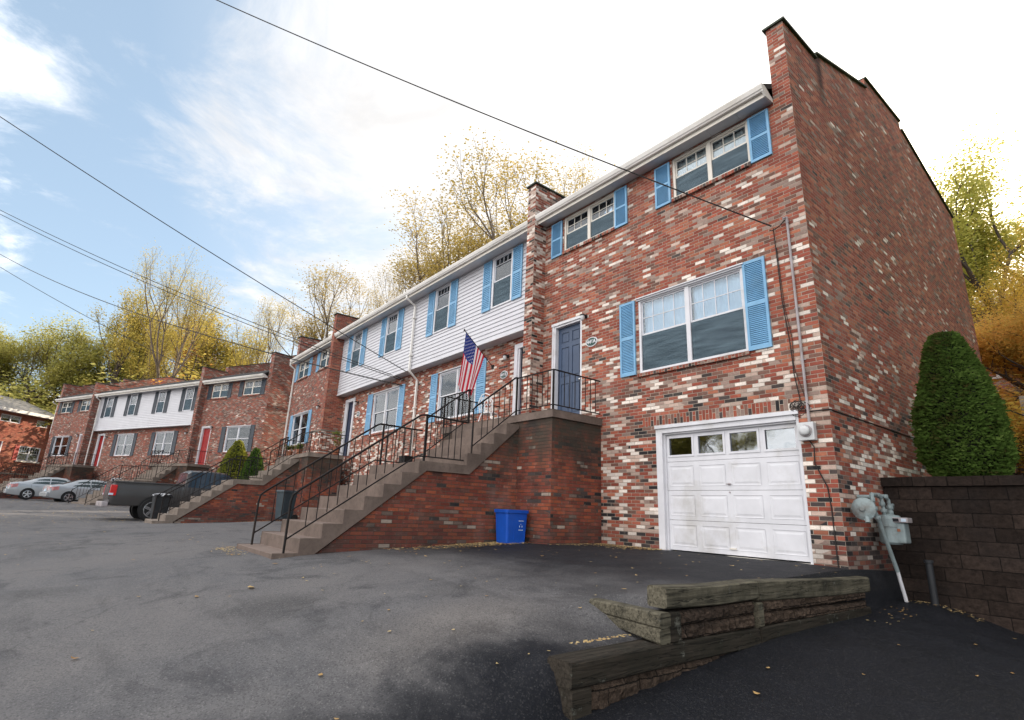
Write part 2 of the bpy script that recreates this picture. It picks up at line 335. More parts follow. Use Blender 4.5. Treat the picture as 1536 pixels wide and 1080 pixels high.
# ------------------------------------------------------------------ mesh
class MB:
    def __init__(s): s.v = []; s.f = []; s.mi = []; s.cur = 0
    def add(s, vs, fs):
        k = len(s.v); s.v += [tuple(p) for p in vs]; s.f += [tuple(k + i for i in f) for f in fs]; s.mi += [s.cur] * len(fs)
    def box(s, x0, x1, y0, y1, z0, z1):
        x0, x1 = min(x0, x1), max(x0, x1); y0, y1 = min(y0, y1), max(y0, y1); z0, z1 = min(z0, z1), max(z0, z1)
        s.add([(x0, y0, z0), (x1, y0, z0), (x1, y1, z0), (x0, y1, z0), (x0, y0, z1), (x1, y0, z1), (x1, y1, z1), (x0, y1, z1)],
              [(0, 3, 2, 1), (4, 5, 6, 7), (0, 1, 5, 4), (1, 2, 6, 5), (2, 3, 7, 6), (3, 0, 4, 7)])
        return s
    def quad(s, *p): s.add(p, [tuple(range(len(p)))]); return s
    def prism(s, poly, ax, a0, a1):
        """polygon in the plane across axis ax, extruded from a0 to a1"""
        def P(q, a): return (a, q[0], q[1]) if ax == 'x' else (q[0], a, q[1]) if ax == 'y' else (q[0], q[1], a)
        n = len(poly)
        s.add([P(q, a0) for q in poly] + [P(q, a1) for q in poly], [tuple(range(n)), tuple(range(2 * n - 1, n - 1, -1))] + [(i, (i + 1) % n, n + (i + 1) % n, n + i) for i in range(n)])
        return s
    def tube(s, pts, r, n=6, caps=True):
        pts = [Vector(p) for p in pts]; rs = r if isinstance(r, (list, tuple)) else [r] * len(pts)
        k = len(s.v); up = None
        for i, p in enumerate(pts):
            d = (pts[min(i + 1, len(pts) - 1)] - pts[max(i - 1, 0)]).normalized()
            if up is None: up = Vector((0, 0, 1)) if abs(d.z) < .9 else Vector((1, 0, 0))
            a = d.cross(up).normalized(); b = a.cross(d).normalized(); up = b
            for j in range(n):
                t = 2 * math.pi * (j + .5) / n
                s.v.append(tuple(p + (a * math.cos(t) + b * math.sin(t)) * rs[i]))
        nf = 0
        for i in range(len(pts) - 1):
            for j in range(n):
                s.f.append((k + i * n + j, k + i * n + (j + 1) % n, k + (i + 1) * n + (j + 1) % n, k + (i + 1) * n + j)); nf += 1
        if caps:
            s.f.append(tuple(k + j for j in range(n))[::-1]); s.f.append(tuple(k + (len(pts) - 1) * n + j for j in range(n))); nf += 2
        s.mi += [s.cur] * nf
        return s
    def lathe(s, prof, c, ax='z', n=20, sx=1.0, sy=1.0, caps=True):
        """profile of (radius, height) round an axis"""
        k = len(s.v)
        for r, h in prof:
            for j in range(n):
                t = 2 * math.pi * j / n; a, b = r * math.cos(t) * sx, r * math.sin(t) * sy
                s.v.append((c[0] + a, c[1] + b, c[2] + h) if ax == 'z' else (c[0] + h, c[1] + a, c[2] + b) if ax == 'x' else (c[0] + a, c[1] + h, c[2] + b))
        nf = 0
        for i in range(len(prof) - 1):
            for j in range(n):
                s.f.append((k + i * n + j, k + i * n + (j + 1) % n, k + (i + 1) * n + (j + 1) % n, k + (i + 1) * n + j)); nf += 1
        if caps: s.f.append(tuple(k + j for j in range(n))[::-1]); s.f.append(tuple(k + (len(prof) - 1) * n + j for j in range(n))); nf += 2
        s.mi += [s.cur] * nf
        return s
    def grid(s, fn, nu, nv):
        k = len(s.v)
        for i in range(nu + 1):
            for j in range(nv + 1): s.v.append(tuple(fn(i / nu, j / nv)))
        for i in range(nu):
            for j in range(nv):
                a = k + i * (nv + 1) + j; s.f.append((a, a + nv + 1, a + nv + 2, a + 1))
        s.mi += [s.cur] * (nu * nv); return s
    def build(s, name, mat, parent=None, smooth=False, bevel=0.0, loc=None, recalc=True, uv=True):
        me = bpy.data.meshes.new(name)
        me.from_pydata(s.v, [], s.f)
        mats = mat if isinstance(mat, (list, tuple)) else [mat]
        for m_ in mats: me.materials.append(M[m_] if isinstance(m_, str) else m_)
        if len(mats) > 1: me.polygons.foreach_set('material_index', s.mi)
        if recalc or bevel:
            bm = bmesh.new(); bm.from_mesh(me)
            if bevel: bmesh.ops.bevel(bm, geom=list(bm.edges), offset=bevel, segments=2, affect='EDGES', profile=.6)
            bmesh.ops.recalc_face_normals(bm, faces=bm.faces); bm.to_mesh(me); bm.free()
        if uv:
            ul = me.uv_layers.new(name='UV'); vs = me.vertices
            buf = []
            for p in me.polygons:
                n = p.normal; ax, ay, az = abs(n.x), abs(n.y), abs(n.z)
                for li in p.loop_indices:
                    c = vs[me.loops[li].vertex_index].co
                    if az > ax and az > ay: buf += [c.x, c.y]
                    elif ax > ay: buf += [c.y, c.z]
                    else: buf += [c.x, c.z]
            ul.data.foreach_set('uv', buf)
        if smooth: me.polygons.foreach_set('use_smooth', [True] * len(me.polygons))
        me.update()
        o = bpy.data.objects.new(name, me); COL.objects.link(o)
        if parent: o.parent = parent
        if loc: o.location = loc
        return o

def empty(name, label, cat, loc=(0, 0, 0), rz=0.0, group=None):
    o = bpy.data.objects.new(name, None); COL.objects.link(o); o.empty_display_size = .2
    o.location = loc; o.rotation_euler = (0, 0, rz)
    return tag(o, label, cat, group)
def tag(o, label=None, cat=None, group=None, kind=None):
    if label: o['label'] = label
    if cat: o['category'] = cat
    if group: o['group'] = group
    if kind: o['kind'] = kind
    return o
def copy_tree(o, parent=None):
    c = o.copy(); COL.objects.link(c)
    if parent: c.parent = parent
    for ch in list(o.children): copy_tree(ch, c)
    return c

# ------------------------------------------------------------------ ground height
_GP = np.array([(0, 0, -.04), (-1.5, 0, -.02), (-3.2, 0, -.015), (-4.6, 0, -.01), (-4.6, -1.5, -.02), (-5.7, -1.6, -.04), (-5.7, -3.8, -.13), (-5.6, -5.8, -.24), (-7.7, -6.2, -.28),
    (0, -1.4, -.06), (0, -2.9, -.10), (0, -4.3, -.15), (-.9, -4.6, -.25), (-.9, -5.3, -.34), (-.1, -5.7, -.52), (-1, -6.2, -.50), (-2.4, -3.5, -.11), (-14, 0, -.08), (-17.3, -2.6, -.08), (-14, -6, -.33), (-20, -1, -.2), (-20, -5.9, -.34),
    (-24, -6, -.42), (-24, -2, -.35), (-30, -3, -.25), (-36, -8, 0.0), (-42, -9, .04), (-50, -9, .08), (-56, -12, .1), (-70, -13, .12), (-90, -20, .15), (-60, -34, 0), (-20, -15, -.7), (-8, -12, -.85), (0, -12, -1.1), (3, -9, -1.0),
    (-3, -8.4, -.72), (10, -12, -1.4), (-40, -22, -.35), (12, -4, -1.2), (5, 0, -.8), (60, -40, -2), (-120, -60, 0), (0, -80, -2), (40, 0, -1.5), (-60, 30, .3), (0, 20, 0)], float)
def _rbf(P):
    n = len(P); d = np.sqrt(((P[:, None, :2] - P[None, :, :2]) ** 2).sum(2) + .25)
    A = np.zeros((n + 3, n + 3)); A[:n, :n] = d + np.eye(n) * .02; A[:n, n] = 1; A[:n, n + 1:] = P[:, :2]; A[n, :n] = 1; A[n + 1:, :n] = P[:, :2].T
    return np.linalg.solve(A, np.concatenate([P[:, 2], [0, 0, 0]]))
_W = _rbf(_GP)
_GR = np.array([(.2, 1.7, -.52), (.6, 1.5, -.54), (1.5, 1.6, -.80), (.2, 0, -.585), (.2, -1.5, -.60), (.2, -3, -.645), (.2, -4.2, -.74), (.2, -5.6, -.86), (.3, -7, -.93), (3, -9, -1.0), (3, 1.6, -.95), (3, -4, -.95), (6, 1, -1.05), (12, -4, -1.2), (10, -12, -1.4), (0, -12, -1.1)], float)
_WR = _rbf(_GR)
def _ev(P, W, x, y):
    d = np.sqrt((P[:, 0] - x) ** 2 + (P[:, 1] - y) ** 2 + .25)
    return float(d @ W[:-3] + W[-3] + W[-2] * x + W[-1] * y)
def sst(a, b, x):
    if a > b: return 1 - sst(b, a, x)
    t = min(1, max(0, (x - a) / (b - a))); return t * t * (3 - 2 * t)
def G(x, y):
    L = _ev(_GP, _W, x, y)
    if -.85 < x < .3 and y < -4.36: L -= .33 * sst(-.75, .1, x) * sst(-4.38, -4.50, y) * (1 - sst(-4.6, -5.75, y))
    if x < -3.5: return L
    Rr = _ev(_GR, _WR, x, y)
    wd = .04 + max(0, -5.72 - y) * 1.1
    s = sst(.10 - wd * 1.3, .10 + wd * .35, x)
    s *= 1 - sst(12, 16, x)
    L2 = L if x < 6 else L
    return L2 * (1 - s) + Rr * s
def build_ground():
    xs = sorted(set([round(v, 3) for v in list(np.arange(-14, -1.0, .35)) + list(np.arange(-1.0, 1.0, .045)) + list(np.arange(1.0, 5, .35)) + list(np.arange(5, 16, 1.2)) + list(np.arange(16, 420, 40)) + list(np.arange(-60, -14, 1.3)) + list(np.arange(-120, -60, 6)) + list(np.arange(-480, -120, 40))]))
    ys = sorted(set([round(v, 3) for v in list(np.arange(-4.6, -4.2, .04)) + list(np.arange(-10, 2.2, .22)) + list(np.arange(2.2, 16, 2)) + list(np.arange(16, 420, 45)) + list(np.arange(-40, -10, 1.5)) + list(np.arange(-400, -40, 40))]))
    b = MB(); nx, ny = len(xs), len(ys)
    for x in xs:
        for y in ys:
            far = sst(110, 260, math.hypot(x, y))
            z = G(x, y) if far < 1 else 0
            b.v.append((x, y, z * (1 - far) - 1.5 * far))
    for i in range(nx - 1):
        for j in range(ny - 1):
            a = i * ny + j; b.f.append((a, a + ny, a + ny + 1, a + 1)); b.mi.append(0)
    o = b.build('ground', 'asphalt', smooth=True, recalc=False, uv=False); tag(o, kind='structure')
build_ground()

# ------------------------------------------------------------------ houses
def wall_y(b, x0, x1, z0, z1, ops, y, dep=.2):
    """vertical wall facing -y with real openings and reveals"""
    xs = sorted({x0, x1, *[o[0] for o in ops], *[o[1] for o in ops]}); zs = sorted({z0, z1, *[o[2] for o in ops], *[o[3] for o in ops]})
    for i in range(len(xs) - 1):
        for j in range(len(zs) - 1):
            cx, cz = (xs[i] + xs[i + 1]) / 2, (zs[j] + zs[j + 1]) / 2
            if any(o[0] < cx < o[1] and o[2] < cz < o[3] for o in ops): continue
            b.quad((xs[i], y, zs[j]), (xs[i + 1], y, zs[j]), (xs[i + 1], y, zs[j + 1]), (xs[i], y, zs[j + 1]))
    for a, c, d, e in ops:
        b.quad((a, y, d), (a, y, e), (a, y + dep, e), (a, y + dep, d)); b.quad((c, y, e), (c, y, d), (c, y + dep, d), (c, y + dep, e))
        b.quad((a, y, e), (c, y, e), (c, y + dep, e), (a, y + dep, e)); b.quad((c, y, d), (a, y, d), (a, y + dep, d), (c, y + dep, d))

def window(par, x0, x1, z0, z1, y, sash=2, grid=(4, 2), frame='white', top='curtain', low='screen', mid=.47, fw=.055, gh=1.0, label=None):
    w = MB(); pn = MB(); sc = MB(); cu = MB()
    yf = y - .012
    w.box(x0, x0 + fw, yf, y + .1, z0, z1); w.box(x1 - fw, x1, yf, y + .1, z0, z1)
    w.box(x0 + fw, x1 - fw, yf + .002, y + .1, z1 - fw, z1); w.box(x0 + fw, x1 - fw, yf + .002, y + .1, z0, z0 + fw * .8)
    mw = .09; n = sash; wd = (x1 - x0 - 2 * fw - (n - 1) * mw) / n
    zm = z0 + (z1 - z0) * mid
    for k in range(n):
        a = x0 + fw + k * (wd + mw); c = a + wd
        if k: w.box(a - mw, a, yf + .004, y + .1, z0 + fw * .8, z1 - fw)
        s = .03; zb, zt = z0 + fw * .8, z1 - fw
        for (p, q, yy) in ((zm, zt, y + .022), (zb, zm + .03, y + .05)):
            w.box(a, a + s, yy, yy + .03, p, q); w.box(c - s, c, yy, yy + .03, p, q)
            w.box(a + s, c - s, yy + .001, yy + .03, p, p + s * 1.2); w.box(a + s, c - s, yy + .001, yy + .03, q - s, q)
            pn.box(a + s, c - s, yy + .014, yy + .018, p + s, q - s)
        g0, g1 = zm + s, zt - s
        if gh < 1: g0 = g1 - (g1 - g0) * gh
        if grid:
            for i in range(1, grid[0]):
                xx = a + s + (c - a - 2 * s) * i / grid[0]; w.box(xx - .008, xx + .008, y + .028, y + .035, g0, g1)
            for j in range(1, grid[1]):
                zz = g0 + (g1 - g0) * j / grid[1]; w.box(a + s, c - s, y + .027, y + .036, zz - .008, zz + .008)
            if gh < 1: w.box(a + s, c - s, y + .027, y + .036, g0 - .008, g0 + .008)
        if low == 'screen':
            sc.box(a + .004, c - .004, y + .016, y + .020, zb + .004, zm - .002)
        # cloth behind the glass, hanging in soft folds
        def cloth(zlo, zhi, amp, off):
            nu = 36
            def fn(u, v):
                return (a + (c - a) * u, y + .14 + off + amp * math.sin(u * 41 + k * 2 + math.sin(u * 9) * 2) * (.6 + .4 * v), zlo + (zhi - zlo) * v)
            cu.grid(fn, nu, 1)
        cu.cur = 0
        if top: cloth(zm - .05, zt, .014, 0)
        cu.cur = 1
        if low in ('screen', 'shade'): cloth(zb, zm - .05, .006, .03)
        elif low == 'half': cloth(zb + (zm - zb) * .0, zm - .05, .02, .05)
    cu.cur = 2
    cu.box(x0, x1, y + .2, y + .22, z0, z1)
    o = w.build('window', frame, par)
    if label: o['label'] = label
    pn.build('pane', 'glass', o)
    if sc.v: sc.build('insect_screen', 'screen', o)
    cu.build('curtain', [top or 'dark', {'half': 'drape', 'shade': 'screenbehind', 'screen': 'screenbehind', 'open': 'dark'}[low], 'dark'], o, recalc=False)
    return o

def shutter(par, x0, x1, z0, z1, y, mat, fine=True):
    b = MB(); t = .034; y0 = y - t - .004; st = .045
    b.box(x0, x0 + st, y0, y - .004, z0, z1); b.box(x1 - st, x1, y0, y - .004, z0, z1)
    zm = z0 + (z1 - z0) * .50; rl = .07 if z1 - z0 > 1.2 else .05
    for a, c in ((z0, z0 + rl), (zm - rl / 2, zm + rl / 2), (z1 - rl * .8, z1)): b.box(x0 + st, x1 - st, y0 + .001, y - .004, a, c)
    for a, c in ((z0 + rl, zm - rl / 2), (zm + rl / 2, z1 - rl * .8)):
        if fine:
            n = int((c - a) / .034); h = (c - a) / n
            for i in range(n):
                zz = a + h * i
                b.quad((x0 + st, y0 + .002, zz), (x1 - st, y0 + .002, zz), (x1 - st, y0 + .026, zz + h), (x0 + st, y0 + .026, zz + h)); b.quad((x0 + st, y0 + .026, zz), (x1 - st, y0 + .026, zz), (x1 - st, y0 + .002, zz), (x0 + st, y0 + .002, zz))
        else:
            n = int((c - a) / .06); h = (c - a) / n
            for i in range(n):
                zz = a + h * i
                b.quad((x0 + st, y0 + .002, zz), (x1 - st, y0 + .002, zz), (x1 - st, y0 + .026, zz + h), (x0 + st, y0 + .026, zz + h)); b.quad((x0 + st, y0 + .026, zz), (x1 - st, y0 + .026, zz), (x1 - st, y0 + .002, zz), (x0 + st, y0 + .002, zz))
    b.box(x0 + st, x1 - st, y - .010, y - .006, z0, z1)
    return b.build('shutter', mat, par, recalc=False)

def panel_door(par, x0, x1, z0, z1, y, mat, knob='chrome', flip=1):
    b = MB(); b.box(x0, x1, y + .018, y + .05, z0, z1)
    W, H = x1 - x0, z1 - z0; s = W * .13; ms = W * .12
    cols = [(x0 + s, x0 + W / 2 - ms / 2), (x0 + W / 2 + ms / 2, x1 - s)]
    rows = [(z0 + H * .10, z0 + H * .40), (z0 + H * .47, z0 + H * .78), (z0 + H * .83, z0 + H * .94)]
    b.box(x0, x0 + s, y, y + .018, z0, z1); b.box(x1 - s, x1, y, y + .018, z0, z1); b.box(x0 + W / 2 - ms / 2, x0 + W / 2 + ms / 2, y, y + .018, z0, z1)
    zs = [z0] + [q for r in rows for q in r] + [z1]
    for i in range(0, len(zs), 2):
        for c in cols: b.box(c[0], c[1], y + .001, y + .018, zs[i], zs[i + 1])
    for r in rows:
        for c in cols:
            m_ = .028; b.prism([(c[0] + m_, r[0] + m_), (c[1] - m_, r[0] + m_), (c[1] - m_, r[1] - m_), (c[0] + m_, r[1] - m_)], 'y', y + .006, y + .018)
    d = b.build('door', mat, par)
    k = MB(); kx = x1 - .07 if flip > 0 else x0 + .07
    k.lathe([(.012, 0), (.012, -.03), (.028, -.04), (.03, -.06), (.018, -.075), (.002, -.078)], (kx, y, z0 + 1.0), 'y', 12)
    k.build('handle', knob, d, smooth=True, uv=False)
    k = MB(); k.lathe([(.024, 0), (.024, -.012)], (kx, y, z0 + 1.16), 'y', 12); k.build('lock', knob, d, uv=False)
    return d

def wall_lamp(par, x, z, y):
    b = MB(); b.lathe([(.055, 0), (.055, -.02), (.03, -.03)], (x, y, z), 'y', 14)
    b.tube([(x, y - .02, z), (x, y - .09, z + .04), (x, y - .13, z + .02)], .014, 8)
    b.lathe([(.02, .03), (.062, .01), (.066, -.01)], (x, y - .13, z), 'z', 14)
    l = b.build('wall_lamp', 'iron', par, smooth=False, uv=False)
    g = MB(); g.lathe([(.05, -.01), (.055, -.05), (.045, -.11), (.02, -.14)], (x, y - .13, z), 'z', 14)
    g.build('lamp_glass', 'meter', l, smooth=True, uv=False)

def plaque(par, x, z, y, text):
    b = MB(); b.lathe([(.5, 0), (.5, -.012), (.46, -.016)], (x, y, z), 'y', 36, .36, .235); p = b.build('number_plaque', 'white', par, uv=False)
    g = MB(); g.lathe([(.41, -.014), (.41, -.019)], (x, y, z), 'y', 36, .375, .235); g.build('plaque_face', 'green_sign', p, uv=False)
    cu = bpy.data.curves.new('numerals', 'FONT'); cu.body = text; cu.size = .125; cu.extrude = .002; cu.offset = .0035; cu.align_x = 'CENTER'; cu.align_y = 'CENTER'
    cu.materials.append(M['white']); o = bpy.data.objects.new('numerals', cu); COL.objects.link(o)
    bpy.context.view_layer.update(); me = bpy.data.meshes.new_from_object(o.evaluated_get(bpy.context.evaluated_depsgraph_get())); bpy.data.objects.remove(o)
    o = bpy.data.objects.new('numerals', me); COL.objects.link(o); o.parent = p
    o.location = (x, y - .022, z); o.rotation_euler = (R(90), 0, 0)

def downspout(par, pts, r=.045):
    b = MB(); b.tube(pts, r, 4, True)
    for p, q in zip(pts, pts[1:]):
        if abs(p[2] - q[2]) > 1.5:
            for k in (.2, .8):
                z = p[2] + (q[2] - p[2]) * k; b.box(p[0] - .07, p[0] + .07, p[1] - .055, p[1] + .06, z - .02, z + .02)
    return b.build('downspout', 'gutter', par)

PAR_G = [(0, -.70), (11.6, -.70), (11.6, 10.22), (7.22, 11.22), (7.2, 11.47), (4.6, 11.33), (4.58, 11.02), (1.46, 9.98), (1.44, 9.84), (0, 9.80)]
PAR_W = [(-.41, -.30), (11.6, -.30), (11.6, 9.5), (6.4, 11.15), (5.2, 11.15), (1.3, 9.75), (1.28, 9.33), (-.41, 9.33)]
def coping(b, prof, x0, x1, start):
    """thin cap along the sloping top of a party wall"""
    for (y0, z0), (y1, z1) in zip(prof, prof[1:]):
        if abs(y1 - y0) < .1: continue
        e = .045
        lo, hi = ((y0, z0), (y1, z1)) if y0 < y1 else ((y1, z1), (y0, z0))
        b.prism([(lo[0] - (.05 if lo[0] <= start + .01 else 0), lo[1] + .002), (hi[0], hi[1] + .002), (hi[0], hi[1] + e), (lo[0] - (.05 if lo[0] <= start + .01 else 0), lo[1] + e)], 'x', x0, x1)

def eave(par, x0, x1, y, ends=True, roof='shingle'):
    """soffit boards, fascia, gutter and the roof over one house; y is the wall face"""
    b = MB(); n = max(1, int(round((x1 - x0) / .62)))
    for i in range(n):
        a, c = x0 + (x1 - x0) * i / n, x0 + (x1 - x0) * (i + 1) / n
        b.box(a + .003, c - .003, -.285, y + .02, 8.135, 8.15)
    b.build('soffit', 'soffit', par)
    f = MB(); f.box(x0, x1, -.305, -.285, 8.10, 8.31); f.build('fascia', 'trim', par)
    g = MB(); g.prism([(-.308, 8.185), (-.37, 8.185), (-.385, 8.215), (-.40, 8.225), (-.425, 8.30), (-.425, 8.325), (-.412, 8.325), (-.412, 8.305), (-.32, 8.30), (-.308, 8.33)], 'x', x0, x1)
    g.box(x0, x1, -.33, -.306, 8.30, 8.345)
    g.build('gutter', 'gutter', par)
    r = MB(); r.prism([(-.36, 8.345), (.30, 8.75), (5.8, 10.42), (11.8, 8.40), (11.8, 8.30), (5.8, 10.30), (.34, 8.64), (-.26, 8.30)], 'x', x0, x1)
    return r.build('roof', roof, par)

def brick_house(name, label, loc, rz, mirror, pal, number=None, group=None, end_spout=False, garage=True):
    W = 6.93; h = empty('brick_townhouse', label, 'townhouse', loc, rz, group)
    X = (lambda a: -W - a) if mirror else (lambda a: a)
    def XX(a, c): p, q = X(a), X(c); return min(p, q), max(p, q)
    hi = pal.get('fine', False)
    ops = []
    ow = [XX(-5.90, -4.17), XX(-2.56, -.84)]
    for a, c in ow: ops.append((a, c, 7.13, 8.10))
    bw = XX(-3.56, -1.18); ops.append((*bw, 3.45, 5.09))
    ds = pal.get('dshift', 0); dr = XX(-6.29 - ds, -5.24 - ds); ops.append((*dr, 2.62, 5.195))
    ga = XX(-3.21, -.47)
    if garage: ops.append((*ga, -.06, 2.30))
    b = MB(); x0, x1 = XX(-6.61, 0)
    # the gable end owns the outer 0.32 m, so the front runs to the corner and the end wall stands behind it
    wall_y(b, x0, x1, -.70, 8.16, ops, 0.0)
    a, c = XX(-.32, 0); b.quad((a, 0, 8.16), (c, 0, 8.16), (c, 0, 9.80), (a, 0, 9.80)); b.quad((a, 0, 8.16), (a, 0, 9.80), (a, 0.003, 9.80), (a, 0.003, 8.16))
    b.build('wall', pal['brick'], h, recalc=False)
    # gable end
    g = MB(); g.prism([(max(y, .001), z) for y, z in PAR_G], 'x', a, c); gw = g.build('gable_wall', pal['side'], h)
    cp = MB(); coping(cp, PAR_G[2:], a - .05, c + .05, 0); cp.build('coping', 'coping', gw)
    # wing wall against the next house
    a2, c2 = XX(-6.93, -6.61)
    g = MB(); g.prism(PAR_W, 'x', a2, c2); ww = g.build('wing_wall', pal['wing'], h)
    cp = MB(); coping(cp, PAR_W[2:], a2 - .04, c2 + .04, -.41); cp.build('coping', 'coping', ww)
    fl = MB(); fx = c2 if not mirror else a2; fl.box(fx - .004, fx + .006, -.32, 1.2, 8.36, 8.62) if False else None
    e0, e1 = XX(-6.605, -.325); eave(h, e0, e1, 0.0, roof=pal['roof'])
    rb = MB(); rb.box(*XX(-6.6, -.33), 11.3, 11.6, -.3, 8.3); rb.build('rear_wall', pal['side'], h)
    if a > -1: # blank white end plate of the gutter against the gable return
        ep = MB(); ep.prism([(-.305, 8.10), (-.02, 8.12), (-.02, 8.20), (-.30, 8.34), (-.42, 8.32), (-.38, 8.19)], 'x', a - .035, a - .002); ep.build('gutter_end', 'gutter', h)
    # windows
    for (a, c) in ow:
        w = window(h, a, c, 7.13, 8.10, .03, 2, (3, 2) if hi else (2, 1), frame='trim', top='blind', low='screen', mid=.5)
        s = MB()
        s.prism([(-.060, 7.03), (.03, 7.03), (.03, 7.13), (-.060, 7.10)], 'x', a - .01, c + .01); s.build('sill', 'soldier', w)
    a, c = bw
    w = window(h, a, c, 3.45, 5.09, .02, 2, (4, 2) if hi else None, top='curtain' if hi else 'blind', low='screen' if hi else 'half', mid=.50)
    s = MB(); s.prism([(-.055, 3.36), (.03, 3.36), (.03, 3.45), (-.055, 3.42)], 'x', a - .02, c + .02); s.build('sill', 'soldier', w)
    s = MB(); s.box(a - .04, c + .04, -.06, .02, 5.092, 5.115); s.box(a - .02, c + .02, -.03, .02, 5.06, 5.092); s.build('window_head', 'white', w)
    S = pal['shut']
    for p, q, z0, z1 in ((-6.35, -5.95, 7.06, 8.06), (-4.16, -3.79, 7.06, 8.06), (-3.0, -2.61, 7.06, 8.06), (-.83, -.43, 7.06, 8.06), (-4.05, -3.64, 3.43, 5.10), (-1.17, -.76, 3.43, 5.12)):
        shutter(h, *XX(p, q), z0, z1, 0.0, S, hi)
    # door
    a, c = dr; k = MB(); cw = .13
    k.box(a, a + cw, .01, .16, 2.62, 5.195); k.box(c - cw * .45, c, .01, .16, 2.62, 5.195); k.box(a + cw, c - cw * .45, .012, .16, 5.08, 5.195)
    k.box(a + .02, a + cw * .6, -.005, .01, 2.62, 5.17); k.box(a, c, -.02, .012, 5.13, 5.195)
    dd = panel_door(h, a + cw, c - cw * .45, 2.64, 5.08, .12, pal['door'], flip=1)
    k.build('door_frame', 'white', dd)
    th = MB(); th.box(a, c, -.03, .3, 2.60, 2.64); th.build('threshold', 'white', dd)
    lx = X(-5.10); wall_lamp(h, lx, 5.12, 0.0)
    if number: plaque(h, X(-4.91), 4.44, -.004, number)
    if garage:
        a, c = ga; k = MB()
        k.box(a, a + .14, .0, .18, -.06, 2.30); k.box(c - .05, c, .02, .18, -.06, 2.30); k.box(a + .14, c - .05, .004, .18, 2.15, 2.30)
        k.box(a - .01, c + .01, -.03, 0.0, 2.24, 2.305); k.box(a + .14, a + .17, .07, .18, -.06, 2.15); k.box(a + .17, c - .05, .05, .1, 2.12, 2.15)
        d = MB(); da, dc = a + .165, c - .05; hs = 2.13 / 4; n = 4; pw = (dc - da) / n
        for r in range(4):
            z0 = .0 + hs * r
            if r < 3:
                d.box(da, dc, .105, .15, z0 + .003, z0 + hs - .003)
                for i in range(4):
                    p, q = da + pw * i + .07, da + pw * (i + 1) - .07; u, v = z0 + .095, z0 + hs - .095
                    # pressed panel: sloping border round a raised field
                    o_ = [(p, .105, u), (q, .105, u), (q, .105, v), (p, .105, v)]; i1 = [(p + .022, .116, u + .022), (q - .022, .116, u + .022), (q - .022, .116, v - .022), (p + .022, .116, v - .022)]
                    i2 = [(p + .05, .099, u + .05), (q - .05, .099, u + .05), (q - .05, .099, v - .05), (p + .05, .099, v - .05)]
                    o2 = [(x, .0985, z) for x, _, z in [(p - .012, 0, u - .012), (q + .012, 0, u - .012), (q + .012, 0, v + .012), (p - .012, 0, v + .012)]]
                    for A, B in ((o2, [(x, .105, z) for x, _, z in o_]),):
                        for e in range(4): d.quad(A[e], A[(e + 1) % 4], B[(e + 1) % 4], B[e])
                    d.quad(*i2)
                    for e in range(4): d.quad(i2[e], i2[(e + 1) % 4], (lambda t: (t[0], .1045, t[2]))(i1[(e + 1) % 4]), (lambda t: (t[0], .1045, t[2]))(i1[e]))
            else:
                vs = []
                for i in range(4):
                    p, q = da + pw * i + .06, da + pw * (i + 1) - .06; vs.append((p, q))
                u, v = z0 + .12, z0 + hs - .075
                d.box(da, dc, .105, .15, z0 + .003, u); d.box(da, dc, .105, .15, v, z0 + hs)
                xs = [da] + [q for pr in vs for q in pr] + [dc]
                for i in range(0, 10, 2): d.box(xs[i], xs[i + 1], .106, .15, u, v)
                for p, q in vs:
                    for bx in ((p - .03, p + .008, u - .03, v + .03), (q - .008, q + .03, u - .03, v + .03), (p + .008, q - .008, u - .03, u + .008), (p + .008, q - .008, v - .008, v + .03)):
                        d.box(bx[0], bx[1], .092, .106, bx[2], bx[3])
        gd = d.build('garage_door', 'white', h)
        k.build('garage_frame', 'white', gd)
        pn = MB()
        for p, q in vs: pn.box(p, q, .125, .13, u, v)
        pn.build('pane', 'glass_garage', gd)
        bk = MB(); bk.box(da, dc, .5, .52, 0, 2.13); bk.build('garage_interior', 'dark', gd)
        hd = MB(); hx = (da + dc) / 2; hd.lathe([(.022, 0), (.022, -.02), (.01, -.03)], (hx, .105, 1.17), 'y', 10); hd.box(hx - .05, hx + .05, .068, .080, 1.163, 1.178)
        hd.build('handle', 'conduit', gd, uv=False)
        hd = MB(); hd.lathe([(.016, 0), (.016, -.012)], (hx, .105, 1.03), 'y', 10); hd.build('lock', 'conduit', gd, uv=False)
        hd = MB(); hd.box(hx - .06, hx + .06, .075, .105, .09, .115); hd.build('lift_handle', 'trim', gd, uv=False)
        tr = MB(); tr.box(a + .14, c, .0, .16, -.055, -.02); tr.build('threshold', 'trim', gd)
        sl = MB(); sl.box(a - .3, c - .1, -.004, .01, 2.308, 2.50); sl.build('lintel', 'soldier', h)
    return h, X

